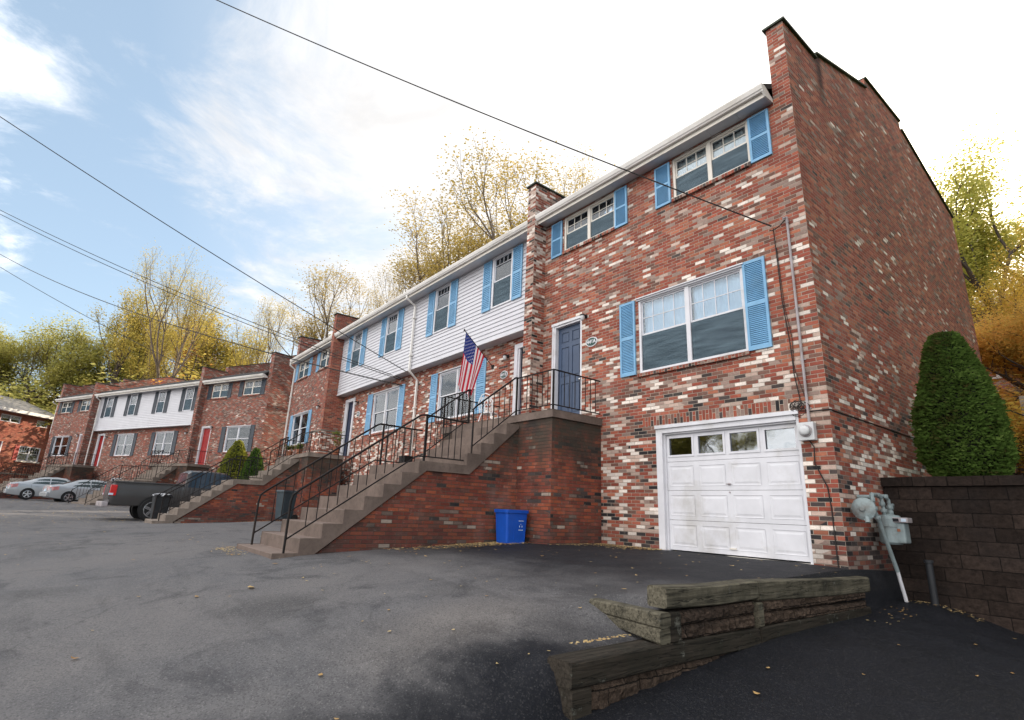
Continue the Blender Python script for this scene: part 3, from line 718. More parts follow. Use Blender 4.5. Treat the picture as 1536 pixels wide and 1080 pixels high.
def siding_house(label, loc, rz, mirror, pal, group=None, number=None):
    W = 7.0; h = empty('siding_townhouse', label, 'townhouse', loc, rz, group)
    X = (lambda a: -W - a) if mirror else (lambda a: a)
    def XX(a, c): p, q = X(a), X(c); return min(p, q), max(p, q)
    hi = pal.get('fine', False)
    x0, x1 = XX(-7.0, -.002)
    bw = XX(-5.52, -3.29); dr = XX(-1.37, -.33)
    ops = [(*bw, 3.41, 5.07), (*dr, 2.62, 5.2)]
    bs = XX(-5.2, -3.7)
    if pal.get('cellar'): ops.append((*bs, 1.05, 1.75))
    b = MB(); wall_y(b, x0, x1, -.70, 5.6, ops, .45); b.build('wall', pal['brick'], h, recalc=False)
    # lapped boards
    s = MB(); n = 21; z0, z1 = 5.43, 8.14; e = (z1 - z0) / n
    wins = [XX(-2.15, -1.22), XX(-5.55, -4.62)]; cuts = [x0] + sorted(q for w_ in wins for q in w_) + [x1]
    for i in range(n):
        z = z0 + i * e; c_ = cuts if z + e * .5 > 6.45 else [x0, x1]
        for k_ in range(0, len(c_), 2):
            a_, b__ = c_[k_], c_[k_ + 1]
            s.quad((a_, .080, z), (b__, .080, z), (b__, .102, z + e), (a_, .102, z + e)); s.quad((a_, .102, z), (b__, .102, z), (b__, .080, z), (a_, .080, z))
    s.box(x0, x1, .103, .44, z0, 6.40)
    for k_ in range(0, 6, 2): s.box(cuts[k_], cuts[k_ + 1], .103, .44, 6.40, z1)
    s.build('siding', 'siding', h, recalc=False)
    u = MB(); u.box(x0, x1, .10, .46, 5.40, 5.43); u.box(x0, x1, .07, .10, 5.395, 5.435); u.build('overhang_soffit', 'soffit', h)
    for xa in ((x0, x0 + .06), (x1 - .06, x1)) :
        pass
    eave(h, x0, x1, .1, roof=pal['roof'])
    rb = MB(); rb.box(x0, x1, 11.3, 11.6, -.3, 8.3); rb.build('rear_wall', pal['side'], h)
    for p, q in ((-2.17, -1.20), (-5.57, -4.60)):
        a, c = XX(p, q); window(h, a, c, 6.43, 8.12, .075, 1, (4, 1), top='sheer', low='screen', mid=.50, fw=.06, gh=.30 if pal.get('fine') else 1)
    for p, q in ((-2.65, -2.23), (-1.17, -.75), (-6.04, -5.62), (-4.56, -4.14)): shutter(h, *XX(p, q), 6.42, 8.08, .085, pal['shut'], False)
    a, c = bw; w = window(h, a, c, 3.41, 5.07, .47, 2, None, top=pal.get('top', 'sheer'), low='half', mid=.49)
    sl = MB(); sl.box(a - .03, c + .03, .40, .47, 5.07, 5.10); sl.build('window_head', 'white', w)
    sl = MB(); sl.prism([(.40, 3.32), (.47, 3.32), (.47, 3.41), (.40, 3.38)], 'x', a - .02, c + .02); sl.build('sill', 'soldier', w)
    for p, q in ((-6.02, -5.60), (-3.22, -2.76)): shutter(h, *XX(p, q), 3.39, 5.10, .45, pal['shut'], False)
    a, c = dr; k = MB(); cw = .14
    k.box(a, a + cw, .41, .6, 2.62, 5.2); k.box(c - cw, c, .41, .6, 2.62, 5.2); k.box(a + cw, c - cw, .412, .6, 5.06, 5.2); k.box(a + cw, a + cw + .07, .44, .5, 2.62, 5.06)
    dd = panel_door(h, a + cw, c - cw, 2.64, 5.06, .53, pal['door']); k.build('door_frame', 'white', dd)
    wall_lamp(h, X(-1.70), 4.93, .45)
    if number: plaque(h, X(-1.86), 4.40, .446, number)
    if pal.get('cellar'):
        window(h, *bs, 1.05, 1.75, .5, 3, None, top=None, low='open', mid=.5)
    return h, X

# ------------------------------------------------------------------ stairs
def bars(b, p0, p1, off, n, r=.0065):
    """square balusters between a top rail p0-p1 and a bottom rail 'off' lower"""
    for i in range(1, n + 1):
        t = i / (n + 1); x = p0[0] + (p1[0] - p0[0]) * t; y = p0[1] + (p1[1] - p0[1]) * t; z = p0[2] + (p1[2] - p0[2]) * t
        o = off[0] + (off[1] - off[0]) * t if isinstance(off, tuple) else off
        b.box(x - r, x + r, y - r, y + r, z - o, z)
def railing(par, x, sgn):
    """sgn +1 for the right-hand railing, -1 for the left"""
    b = MB(); rt, rb_ = .019, .013
    b.tube([(x, -6.02, -.22), (x, -6.02, .56), (x, -6.0, .67), (x, -5.90, .76), (x, -3.82, 2.27), (x, -3.72, 2.29), (x, -2.72, 2.27)], rt, 8)
    b.tube([(x, -6.02, -.01), (x, -3.82, 1.50), (x, -2.72, 1.50)], rb_, 6)
    bars(b, (x, -5.90, .76), (x, -3.82, 2.27), .68, 12); bars(b, (x, -3.72, 2.28), (x, -2.72, 2.27), .78, 6)
    b.box(x - .017, x + .017, -3.70, -3.666, 1.38, 2.28)
    b.tube([(x, -2.60, 1.38), (x, -2.60, 2.45), (x, -2.62, 2.56), (x, -2.52, 2.66), (x, -1.52, 3.44), (x, -1.44, 3.45)], rt, 8)
    b.tube([(x, -2.60, 1.80), (x, -1.50, 2.68)], rb_, 6); bars(b, (x, -2.52, 2.64), (x, -1.52, 3.42), (.78, .74), 6)
    b.box(x - .017, x + .017, -1.49, -1.456, 2.6, 3.45)
    xe = sgn * 2.10; ye = -.04 if sgn > 0 else .38
    b.tube([(x, -1.46, 3.44), (xe, -1.46, 3.44), (xe, ye, 3.44)], .016, 8); b.tube([(x, -1.46, 2.70), (xe, -1.46, 2.70), (xe, ye, 2.70)], rb_, 6)
    bars(b, (x, -1.46, 3.44), (xe, -1.46, 3.44), .74, 6); bars(b, (xe, -1.46, 3.44), (xe, ye, 3.44), .74, 8)
    b.box(xe - .017, xe + .017, -1.477, -1.443, 2.6, 3.45)
    return b.build('railing', 'iron', par, recalc=True)
def staircase(label, loc, rz, brickm, conc, grp):
    s = empty('entrance_stairs', label, 'stairs', loc, rz, grp)
    P = [(-6.22, -.75), (-6.22, -.21), (-5.83, -.21)]
    for i in range(7):
        y = -5.83 + .3317 * i; z = .01 + .23 * i
        P += [(y, z), (y + .3317, z)] if i < 6 else [(y, z)]
    P[-1] = (-3.84, 1.39); P += [(-2.78, 1.39)]
    for i in range(4):
        y = -2.78 + .32 * i; z = 1.39 + .2425 * (i + 1); P += [(y, z), (y + .32, z)]
    P += [(-1.50, 2.30), (-2.72, 1.24), (-3.68, 1.24), (-5.60, -.22), (-5.62, -.75)]
    c = MB(); c.prism(P, 'x', -1.07, 1.07); st = c.build('steps', conc, s, bevel=.010)
    l = MB(); l.prism([(-2.13, -1.50), (2.13, -1.50), (2.13, -.005), (.2, -.005), (.2, -.42), (-.2, -.42), (-.2, .44), (-2.13, .44)], 'z', 2.44, 2.60); l.build('landing_slab', conc, s, bevel=.008)
    b = MB(); b.prism([(-5.58, -.75), (-5.58, -.25), (-3.66, 1.235), (-2.70, 1.235), (-1.47, 2.29), (-1.47, -.75)], 'x', -1.03, 1.03)
    for a, e, yb in ((-2.09, -.25, .44), (-.25, 2.09, -.01)): b.box(a, e, -1.465, yb, -.75, 2.435)
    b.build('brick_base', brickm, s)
    railing(s, .93, 1); railing(s, -.93, -1)
    return s

# ================================================================== the rows
PAL1 = dict(brick='brick', side='brick_side', wing='brick_wing', roof='shingle', shut='blue', door='bluedoor', fine=True)
PAL1b = dict(PAL1, brick='brick', door='navydoor')
PAL4 = dict(PAL1, brick='brick_far', side='brick_far', wing='brick_red', dshift=.42, fine=False, door='navydoor')
TH, TX, TY = 0.39686, -32.576, 0.0
def T2(x, y):
    c, s = math.cos(TH), math.sin(TH); return TX + c * x - s * y, TY + s * x + c * y
g1 = 'houses of the near row with blue shutters'
h1, _ = brick_house('h', 'nearest brick townhouse with white garage door and tall gable end', (0, 0, 0), 0, False, PAL1, '446A', g1)
h2, _ = siding_house('townhouse with white siding upper floor directly beside the garage house, flag on its front', (-6.93, 0, 0), 0, False, PAL1b, g1, '446B')
h3, _ = siding_house('white siding townhouse left of the white downspout, navy entry door at its far left', (-13.93, 0, 0), 0, True, dict(PAL1b, fine=True), g1, '446C')
h4, _ = brick_house('h', 'brick townhouse with blue shutters at the far left end of the near row', (-20.93, 0, 0), 0, True, PAL4, None, g1)
PAL2 = dict(brick='brick_far', side='brick_far', wing='brick_far', roof='shingle', shut='darkshut', door='reddoor', cellar=True, top='blind')
g2 = 'houses of the rear row with dark shutters'
for k, (fn, lb, mir) in enumerate([(0, 'brick townhouse with red door behind the two cone shrubs', False), (1, 'white siding townhouse with dark shutters directly above the pickup tailgate', False),
                                   (1, 'white siding townhouse with dark shutters and red entry door at its left side', True), (0, 'brick townhouse with dark shutters at the far left end of the rear row', True)]):
    off = [0, -6.93, -13.93, -20.93][k]; x, y = T2(off, 0)
    if fn: siding_house(lb, (x, y, .09), TH, mir, PAL2, g2)
    else: brick_house('h', lb, (x, y, .09), TH, mir, dict(PAL2, top='curtain'), None, g2, garage=False)
gs = 'brick and concrete entrance stairs'
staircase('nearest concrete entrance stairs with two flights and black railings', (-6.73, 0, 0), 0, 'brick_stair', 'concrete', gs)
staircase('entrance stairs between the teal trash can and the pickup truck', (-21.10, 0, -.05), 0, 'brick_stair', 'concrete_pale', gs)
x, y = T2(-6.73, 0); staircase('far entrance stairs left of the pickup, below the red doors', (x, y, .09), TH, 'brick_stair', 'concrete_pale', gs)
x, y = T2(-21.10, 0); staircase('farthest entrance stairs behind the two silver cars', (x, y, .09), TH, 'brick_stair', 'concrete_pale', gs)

b = MB(); b.box(-.02, .05, -.44, .43, 2.6, 3.72); b.box(-1.25, -.02, -.44, -.412, 2.6, 3.72); b.build('planter_wall', 'brick', h4); b = MB(); b.box(-1.28, .07, -.47, -.41, 3.722, 3.80); b.box(.002, .07, -.41, .44, 3.722, 3.80); b.build('ledge', 'concrete_pale', h4)
# downspouts
downspout(h2, [(-6.98, -.36, 8.2), (-6.98, -.36, 8.08), (-6.98, .02, 7.86), (-6.98, .02, 5.44), (-6.98, .05, 5.32), (-6.98, .38, 5.06), (-6.98, .38, -.1)])
downspout(h4, [(-6.60, -.36, 8.2), (-6.60, -.36, 8.02), (-6.60, -.07, 7.82), (-6.60, -.07, -.1)])
for k, hh in enumerate([o for o in bpy.data.objects if o.get('group') == g2 and o.get('category') == 'townhouse']):
    if k == 1: downspout(hh, [(-6.98, -.36, 8.2), (-6.98, -.36, 8.08), (-6.98, .02, 7.86), (-6.98, .02, 5.44), (-6.98, .05, 5.32), (-6.98, .38, 5.06), (-6.98, .38, .3)])
    if k == 3:
        downspout(hh, [(-6.60, -.36, 8.2), (-6.60, -.36, 8.02), (-6.60, -.07, 7.82), (-6.60, -.07, -.1)])
# foundation under the gable of the nearest house
f = MB(); f.box(-.30, -.012, .02, 11.5, -1.3, -.14); f.build('foundation', 'foundation', h1)

# third row, turned to face the sun
A3, d3 = Vector((-72.67, -11.44)), Vector((-.7507, .6606))
rz3 = math.atan2(d3.y, d3.x)
h5 = empty('brick_townhouse', 'sunlit orange brick house with low grey roof at the left edge', 'townhouse', (A3.x, A3.y, 0), rz3)

h5['category'] = 'townhouse'
ops = [(-5.45, -3.33, 7.12, 7.82), (-1.52, -.20, 7.16, 7.80), (-2.62, -.22, 3.58, 5.02), (-5.6, -4.5, 2.75, 5.2), (-9.6, -7.4, 7.12, 7.82), (-9.6, -7.2, 3.58, 5.02)]
b = MB(); wall_y(b, -14, .45, -.5, 8.2, ops, 0.0); b.quad((.45, 0, -.5), (.45, 10, -.5), (.45, 10, 8.2), (.45, 5, 10.1), (.45, 0, 8.2)); b.quad((-14, 0, -.5), (-14, 10, -.5), (-14, 10, 8.2), (-14, 0, 8.2)); b.build('wall', 'brick_sunny', h5, recalc=False)
b = MB(); b.box(.45, .80, -.5, 9.8, -.5, 8.1); b.build('end_pier', 'brick_far', h5)
b = MB(); b.prism([(-.75, 8.35), (5, 10.35), (10.6, 8.4), (10.6, 8.28), (5, 10.22), (-.7, 8.22)], 'x', -14.2, .95); b.build('roof', 'shingle_far', h5)
b = MB(); b.box(-14.2, .95, -.78, -.66, 8.06, 8.36); b.box(-14.2, .95, -.66, .0, 8.10, 8.13); b.build('gutter', 'gutter', h5)
for a, c, z0, z1 in ops[:3] + ops[4:]: window(h5, a, c, z0, z1, .03, 1 if c - a < 1.5 else 2, (4, 2), top='blind' if z0 > 6 else None, low='open', mid=.5)
b = MB(); b.box(-3.15, -2.68, -.05, -.004, 3.55, 5.05); b.build('shutter', 'redshut', h5)
b = MB(); b.box(-2.75, -.1, -.14, .02, 3.44, 3.56); b.build('sill', 'trim', h5)
dd = panel_door(h5, -5.5, -4.6, 2.75, 5.1, .1, 'redshut'); b = MB(); b.box(-5.6, -5.5, .0, .12, 2.75, 5.2); b.box(-4.6, -4.5, .0, .12, 2.75, 5.2); b.build('door_frame', 'white', dd)
b = MB(); b.box(-9, 0, -1.9, -.01, -.5, 2.1); b.build('porch_base', 'brick_sunny', h5); b = MB(); b.box(-9.1, .1, -2.0, -.005, 2.1, 2.25); b.build('porch_slab', 'concrete_pale', h5)
b = MB(); b.tube([(-9, -1.9, 3.15), (0, -1.9, 3.15)], .025, 6); b.tube([(-9, -1.9, 2.35), (0, -1.9, 2.35)], .02, 6); bars(b, (-9, -1.9, 3.15), (0, -1.9, 3.15), .8, 60, .012); b.build('railing', 'iron', h5)

# ------------------------------------------------------------------ electrics on the nearest house
b = MB(); b.tube([(-.30, -.03, 5.60), (-.30, -.03, 2.08)], .021, 8); b.tube([(-.30, -.03, 5.58), (-.30, -.05, 5.68), (-.34, -.09, 5.66)], .028, 8)
for z in (4.9, 4.0, 3.1, 2.3): b.box(-.345, -.255, -.012, -.003, z, z + .02)
cd = b.build('conduit', 'conduit', h1, uv=False)
b = MB(); b.tube([(-.55, -.02, 5.58), (-.54, -.015, 4.9), (-.53, -.015, 4.2), (-.47, -.015, 3.4), (-.46, -.015, 2.9), (-.40, -.015, 2.40)], .008, 5)
b.tube([(-.53, -.015, 5.2), (-.50, -.015, 4.1), (-.43, -.015, 3.5), (-.45, -.015, 3.0), (-.33, -.02, 2.50)], .005, 5)
b.tube([(-.60, -.05, 5.55), (-.55, -.06, 5.52), (-.42, -.06, 5.56), (-.32, -.06, 5.64)], .010, 5)
rr = random.Random(3)
for k in range(9):       # loose loops of cable left hanging over the meter
    cx, cz, r = -.44 + rr.uniform(-.05, .10), 2.33 + rr.uniform(-.06, .08), rr.uniform(.05, .12)
    b.tube([(cx + r * math.cos(t * .7 + k) * 1.1, -.03 - .02 * math.sin(t + k), cz + r * .7 * math.sin(t * .7 + k)) for t in range(9)], .005, 4)
b.tube([(-.3, -.02, 2.26), (.005, -.02, 2.26), (.012, .02, 2.26), (.012, 11.4, 2.28)], .011, 5)
b.tube([(-.33, -.02, 1.80), (-.27, -.03, 1.70), (-.29, -.02, 1.45), (-.15, -.012, 1.1), (-.13, -.012, .78), (-.13, -.012, -.05)], .009, 5)
b.build('cable', 'wire', h1, uv=False)
b = MB(); b.box(-.455, -.215, -.11, -.003, 1.80, 2.08); mb = b.build('electric_meter', 'meter', h1, bevel=.01, uv=False)
b = MB(); b.lathe([(.095, -.11), (.095, -.125), (.088, -.13)], (-.335, 0, 1.945), 'y', 24); b.build('meter_ring', 'conduit', mb, uv=False)
b = MB(); b.lathe([(.078, -.128), (.078, -.17), (.066, -.19), (.03, -.198)], (-.335, 0, 1.945), 'y', 24); b.build('meter_dome', 'meter', mb, smooth=True, uv=False)

# ------------------------------------------------------------------ gas meter set on its leaning riser
gm = empty('gas_meter', 'grey gas meter and regulator on a pipe riser beside the gable wall', 'gas meter', (.22, 1.0, -.55))
def L(x, y, z): return (x - .22, y - 1.0, z + .55)
b = MB(); pt = lambda *p: [L(*q) for q in p]
b.tube(pt((.27, 1.30, -.60), (.25, 1.12, -.05)), .026, 10); b.build('riser_sleeve', 'white', gm, uv=False)
b = MB(); b.tube(pt((.25, 1.13, -.08), (.20, .80, .66)), .030, 10); b.build('riser_pipe', 'gas', gm, uv=False)
b = MB(); b.tube(pt((.20, .80, .64), (.19, .70, .80), (.19, .66, .96), (.19, .70, 1.03), (.20, .86, 1.03)), .030, 10)
b.tube(pt((.19, .66, .86), (.19, .36, .84)), .026, 10); b.tube(pt((.19, .88, 1.03), (.21, 1.00, .98), (.22, 1.03, .74)), .026, 10)
b.tube(pt((.19, .98, 1.02), (.21, 1.16, 1.02), (.23, 1.24, .97), (.23, 1.26, .74)), .026, 10); b.tube(pt((.23, 1.22, .88), (.23, 1.40, .90), (.2, 1.46, .84), (.1, 1.48, .80)), .024, 10)
b.tube(pt((.19, .60, .99), (.02, .60, .99)), .028, 10)
for p in ((.19, .67, .95), (.195, .70, .82), (.20, .77, .69), (.20, .88, 1.03), (.21, 1.0, .90), (.215, 1.02, .80), (.22, 1.14, 1.02), (.23, 1.25, .86), (.23, 1.25, .78)):
    q = L(*p); b.lathe([(.040, -.028), (.045, -.014), (.045, .014), (.040, .028)], q, 'z', 8)
b.build('pipework', 'gas', gm, uv=False)
b = MB(); q = L(.21, .24, .80); b.lathe([(.04, .07), (.11, .045), (.15, .02), (.16, .012), (.16, -.012), (.15, -.02), (.11, -.04), (.05, -.055), (.028, -.075)], q, 'y', 28)
b.tube([(q[0] + .03, q[1] - .01, q[2] - .10), (q[0] + .04, q[1] - .03, q[2] - .19)], .032, 10)
for k in range(8):
    a = k * math.pi / 4; b.lathe([(.010, -.012), (.010, -.024)], (q[0] + .153 * math.cos(a), q[1], q[2] + .153 * math.sin(a)), 'y', 6)
b.build('regulator', 'gas', gm, smooth=False, uv=False)
b = MB(); q = L(.24, 1.18, .54); k0 = len(b.v)
b.lathe([(.02, -.235), (.14, -.23), (.17, -.20), (.175, .14), (.16, .19), (.06, .21), (.03, .22)], (q[0], q[1] - .06, q[2]), 'z', 24, .9, 1.0)
b.lathe([(.175, .0), (.185, .004), (.185, .02), (.175, .024)], (q[0], q[1] - .06, q[2] + .02), 'z', 24, .9, 1.0)
mt = b.build('meter_body', 'gas', gm, smooth=False, uv=False)
b = MB(); b.box(q[0] + .05, q[0] + .22, q[1] - .17, q[1] + .06, q[2] - .21, q[2] + .09); b.build('meter_front', 'gas', gm, bevel=.03, uv=False)
b = MB(); b.box(q[0] + .06, q[0] + .28, q[1] - .20, q[1] + .02, q[2] + .09, q[2] + .165); b.build('meter_index', 'conduit', gm, bevel=.012, uv=False)
b = MB(); b.box(q[0] + .09, q[0] + .165, q[1] - .206, q[1] - .2005, q[2] + .105, q[2] + .15); b.build('dial', 'dark', gm, uv=False)
b = MB(); b.box(q[0] + .195, q[0] + .26, q[1] - .206, q[1] - .2005, q[2] + .105, q[2] + .15); b.build('dial', 'curtain', gm, uv=False)
b = MB(); b.box(q[0] + .12, q[0] + .16, q[1] - .176, q[1] - .1705, q[2] - .04, q[2] + .0); b.build('tag', 'pot', gm, uv=False)

# ------------------------------------------------------------------ block retaining wall, bollard, lawn
rw = empty('retaining_wall', 'dark stacked block retaining wall below the clipped evergreen', 'retaining wall', (0, 1.75, -1.195))
b = MB()
for i in range(13):      # courses step back a few millimetres each
    z0 = -.2 + i * .2; b.box(.012, 9.0, .0 + i * .003, .5, z0 + .003, z0 + .2)
b.build('block_courses', 'blockwall', rw)
b = MB(); b.box(.005, 9.0, -.03, .5, 17 * .149 - .002, 17 * .149 + .085 - .068); 
rr = random.Random(5); x = .01
b.v, b.f, b.mi = [], [], []
while x < 9: w = .30 + rr.uniform(-.01, .01); b.box(x, x + w - .004, -.015 + rr.uniform(-.004, .004), .5, 2.405, 2.55 + rr.uniform(-.003, .003)); x += w
b.build('cap_blocks', 'blockwall', rw)
bo = MB(); bo.lathe([(.048, -.2), (.048, .62), (.062, .625), (.064, .655), (.05, .665)], (0, 0, 0), 'z', 16)
o = bo.build('bollard', 'bin_black', loc=(.56, 1.50, -.56), uv=False); tag(o, 'short dark pipe bollard standing in front of the block wall', 'bollard')

def lawn():
    b = MB()
    def fn(u, v):
        x = .0 + 40 * u ** 1.6; y = 2.2 + 60 * v ** 1.7
        return (x, y, 1.34 + .035 * (y - 2.2) + .05 * math.sin(x * 1.3 + y) + (.0 if y < 12 else (y - 12) * .09) + .01 * x)
    b.grid(fn, 40, 50); o = b.build('lawn', 'grass', smooth=True, recalc=False, uv=False); tag(o, kind='structure')
lawn()
def hillside():
    xs = list(np.arange(-190, 60, 3.0)); ys = list(np.arange(-60, 130, 3.0)); b = MB(); ny = len(ys)
    c, s = math.cos(TH), math.sin(TH)
    for x in xs:
        for y in ys:
            d1 = y; d2 = -(x - TX) * s + (y - TY) * c; d3_ = (x + 72.7) * -.6606 + (y + 11.4) * -.7507
            dd = min(d1, d2) if x < -25 else d1
            dd = max(min(dd, 300), -(d3_ + 0) * 0 + dd) 
            if x < -60: dd = min(dd, 999); dd = max(dd, d3_ - 0) if d3_ > 0 else dd
            k = sst(9.5, 14, dd)
            z = -4 + k * 5.4 + max(0, dd - 14) * .13 * (1 - .3 * sst(30, 120, dd)) + 1.1 * mnoise.noise(Vector((x * .05, y * .05, 2)))
            if x > -2: z = min(z, -4 + 6 * sst(20, 34, y) + max(0, y - 26) * .16)
            b.v.append((x, y, z))
    for i in range(len(xs) - 1):
        for j in range(ny - 1):
            a = i * ny + j; b.f.append((a, a + ny, a + ny + 1, a + 1)); b.mi.append(0)
    o = b.build('hillside', 'hill', smooth=True, recalc=False, uv=False); tag(o, kind='structure')
hillside()

# ------------------------------------------------------------------ railway-tie edging between the two driveways
tw = empty('timber_retaining_wall', 'weathered timber and block edging between the upper and lower driveway', 'retaining wall', (.1, -2.8, -.85))
def tie(name, pts, w, h, mat, seg=14, end=.01, wob=.0045, seed=1, taper=None):
    """a squared railway tie following pts (axis of its top outer edge), a little bowed and worn"""
    b = MB(); n = seg; pts = [Vector(p) for p in pts]
    cum = [0]
    for p, q in zip(pts, pts[1:]): cum.append(cum[-1] + (q - p).length)
    def at(t):
        s = t * cum[-1]
        for i in range(len(pts) - 1):
            if s <= cum[i + 1] + 1e-6: return pts[i].lerp(pts[i + 1], (s - cum[i]) / (cum[i + 1] - cum[i]))
        return pts[-1]
    dr = (pts[-1] - pts[0]).normalized(); side = Vector((0, 0, 1)).cross(dr).normalized()
    ring = 8; c = .012
    for i in range(n + 1):
        t = i / n; p = at(t); hh = h if not taper else h + (taper - h) * t
        e = 1 if 0 < i < n else 0; cc = c if e else c * 1.6; ins = 0 if e else .012
        sec = [(-0 - ins * 0, -cc), (-cc, 0), (-w + cc, 0), (-w, -cc), (-w, -hh + cc), (-w + cc, -hh), (-cc, -hh), (0, -hh + cc)]
        for k, (a, z) in enumerate(sec):
            nz = wob * mnoise.noise(Vector((t * cum[-1] * 2.2 + seed * 7, k * 1.3, seed)))
            q = p + side * (a + nz) + Vector((0, 0, z + nz * .7)); b.v.append(tuple(q - Vector((.1, -2.8, -.85))))
    for i in range(n):
        for k in range(ring):
            a = i * ring + k; a2 = i * ring + (k + 1) % ring; b.f.append((a, a2, a2 + ring, a + ring)); b.mi.append(0)
    b.f.append(tuple(range(ring))[::-1]); b.f.append(tuple(n * ring + k for k in range(ring))); b.mi += [0, 0]
    return b.build(name, mat, tw, uv=False)
# ties run in +y, so the outer (+x) face is to the right of travel: pass points from far to near
tie('timber', [(.20, -2.955, -.050), (.205, -3.7, -.062), (.20, -4.2, -.050), (.20, -4.56, -.040)], .21, .175, 'timber', 16, seed=1)
tie('timber', [(.20, .12, -.125), (.20, -1.2, -.105), (.20, -2.94, -.055)], .21, .195, 'timber', 14, seed=2)
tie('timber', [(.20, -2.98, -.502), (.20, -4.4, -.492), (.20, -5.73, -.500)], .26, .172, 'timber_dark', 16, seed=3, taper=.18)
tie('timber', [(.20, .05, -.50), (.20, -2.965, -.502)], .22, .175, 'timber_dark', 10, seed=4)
tie('timber', [(-.62, -4.52, -.235), (.205, -4.52, -.243)], .15, .10, 'timber', 8, seed=5, taper=.125) 
tie('timber', [(-.50, -4.515, -.345), (.20, -4.52, -.368)], .15, .07, 'timber', 8, seed=6, taper=.125)
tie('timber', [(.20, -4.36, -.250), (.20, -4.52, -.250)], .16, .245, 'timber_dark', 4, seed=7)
tie('timber', [(.212, -2.90, -.262), (.212, -3.0, -.262)], .14, .24, 'timber', 3, seed=8)
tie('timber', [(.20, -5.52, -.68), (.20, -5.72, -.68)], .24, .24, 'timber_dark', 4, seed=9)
def rough_block(name, y0, y1, z0, z1, xf, seed):
    b = MB()
    def fn(u, v):
        y = y0 + (y1 - y0) * u; z = z0 + (z1 - z0) * v; e = min(1, min(u, 1 - u) * 9, min(v, 1 - v) * 5)
        return (xf - .03 + .03 * e + .022 * e * mnoise.noise(Vector((y * 17, z * 22, seed))) + .012 * e * mnoise.noise(Vector((y * 50, z * 60, seed))), y, z)
    nb = max(6, int((y1 - y0) / .016)); b.grid(fn, nb, 10)
    b.box(.03, xf - .031, y0, y1, z0, z1)
    b.v = [(x - .1, y + 2.8, z + .85) for x, y, z in b.v]
    return b.build(name, 'blocksplit', tw, recalc=False)
k = 0
for (za, zb) in ((-.375, -.252), (-.498, -.378)):
    for y0, y1 in ((-4.36, -3.93), (-3.93, -3.50), (-3.50, -3.01), (-2.90, -2.38), (-2.38, -1.80), (-1.80, -1.2), (-1.2, -.6), (-.6, .0)):
        o_ = .0 if k % 2 else .0; rough_block('split_block', y0 + .004, y1 - .004, za - (.03 if y0 > -2.9 else 0) * (y0 + 2.9) / 2.9, zb - (.06 if y0 > -2.9 else 0) * (y0 + 2.9) / 2.9, .19, k); k += 1
for y0, y1 in ((-5.51, -4.9), (-4.9, -4.3), (-4.3, -3.7), (-3.7, -3.1)): rough_block('split_block', y0, y1 - .004, -.92, -.675, .185, k); k += 1

# ------------------------------------------------------------------ bins
def tapered(b, x0, x1, y0, y1, z0, z1, k, r=.05, n=4):
    """rounded tub, k = bottom size over top size"""
    cx, cy, hx, hy = (x0 + x1) / 2, (y0 + y1) / 2, (x1 - x0) / 2, (y1 - y0) / 2; ring = []
    for sx, sy, a0 in ((1, 1, 0), (-1, 1, 90), (-1, -1, 180), (1, -1, 270)):
        for i in range(n + 1):
            a = R(a0 + 90 * i / n); ring.append((sx * (hx - r) + r * math.cos(a), sy * (hy - r) + r * math.sin(a)))
    m_ = len(ring); k0 = len(b.v)
    for t in (0, .04, 1): 
        f = k + (1 - k) * t; f *= .97 if t == 0 else 1
        b.v += [(cx + x * f, cy + y * f, z0 + (z1 - z0) * t) for x, y in ring]
    for j in range(2):
        for i in range(m_): b.f.append((k0 + j * m_ + i, k0 + j * m_ + (i + 1) % m_, k0 + (j + 1) * m_ + (i + 1) % m_, k0 + (j + 1) * m_ + i)); b.mi.append(0)
    b.f.append(tuple(k0 + i for i in range(m_))[::-1]); b.mi.append(0)
    b.f.append(tuple(k0 + 2 * m_ + i for i in range(m_))); b.mi.append(0)
rb_ = empty('recycling_bin', 'bright blue recycling bin against the brick stair base', 'recycling bin', (-5.37, -1.84, -.045))
b = MB(); tapered(b, -.20, .20, -.275, .275, 0, .60, .86); bb = b.build('tub', 'bin_blue', rb_, uv=False)
b = MB(); tapered(b, -.222, .222, -.30, .30, .575, .64, .985, .06); b.build('rim', 'bin_blue', rb_, bevel=0, uv=False)
b = MB(); 
for yy in (-.20, -.06, .20): b.box(.170, .186, yy - .010, yy + .010, .08, .56)
b.build('rib', 'bin_blue', rb_, uv=False)
b = MB()
b.box(.1905, .193, .03, .16, .425, .437); b.box(.184, .1865, .04, .15, .255, .267)
for k in range(3):
    a = R(90 + 120 * k); c_ = (.095 + .035 * math.cos(a), .345 + .035 * math.sin(a)); a2 = a + R(100)
    b.box(.1875, .1895, c_[0] - .008, c_[0] + .008, c_[1] - .016, c_[1] + .016)
b.build('printed_marks', 'curtain', rb_, uv=False)
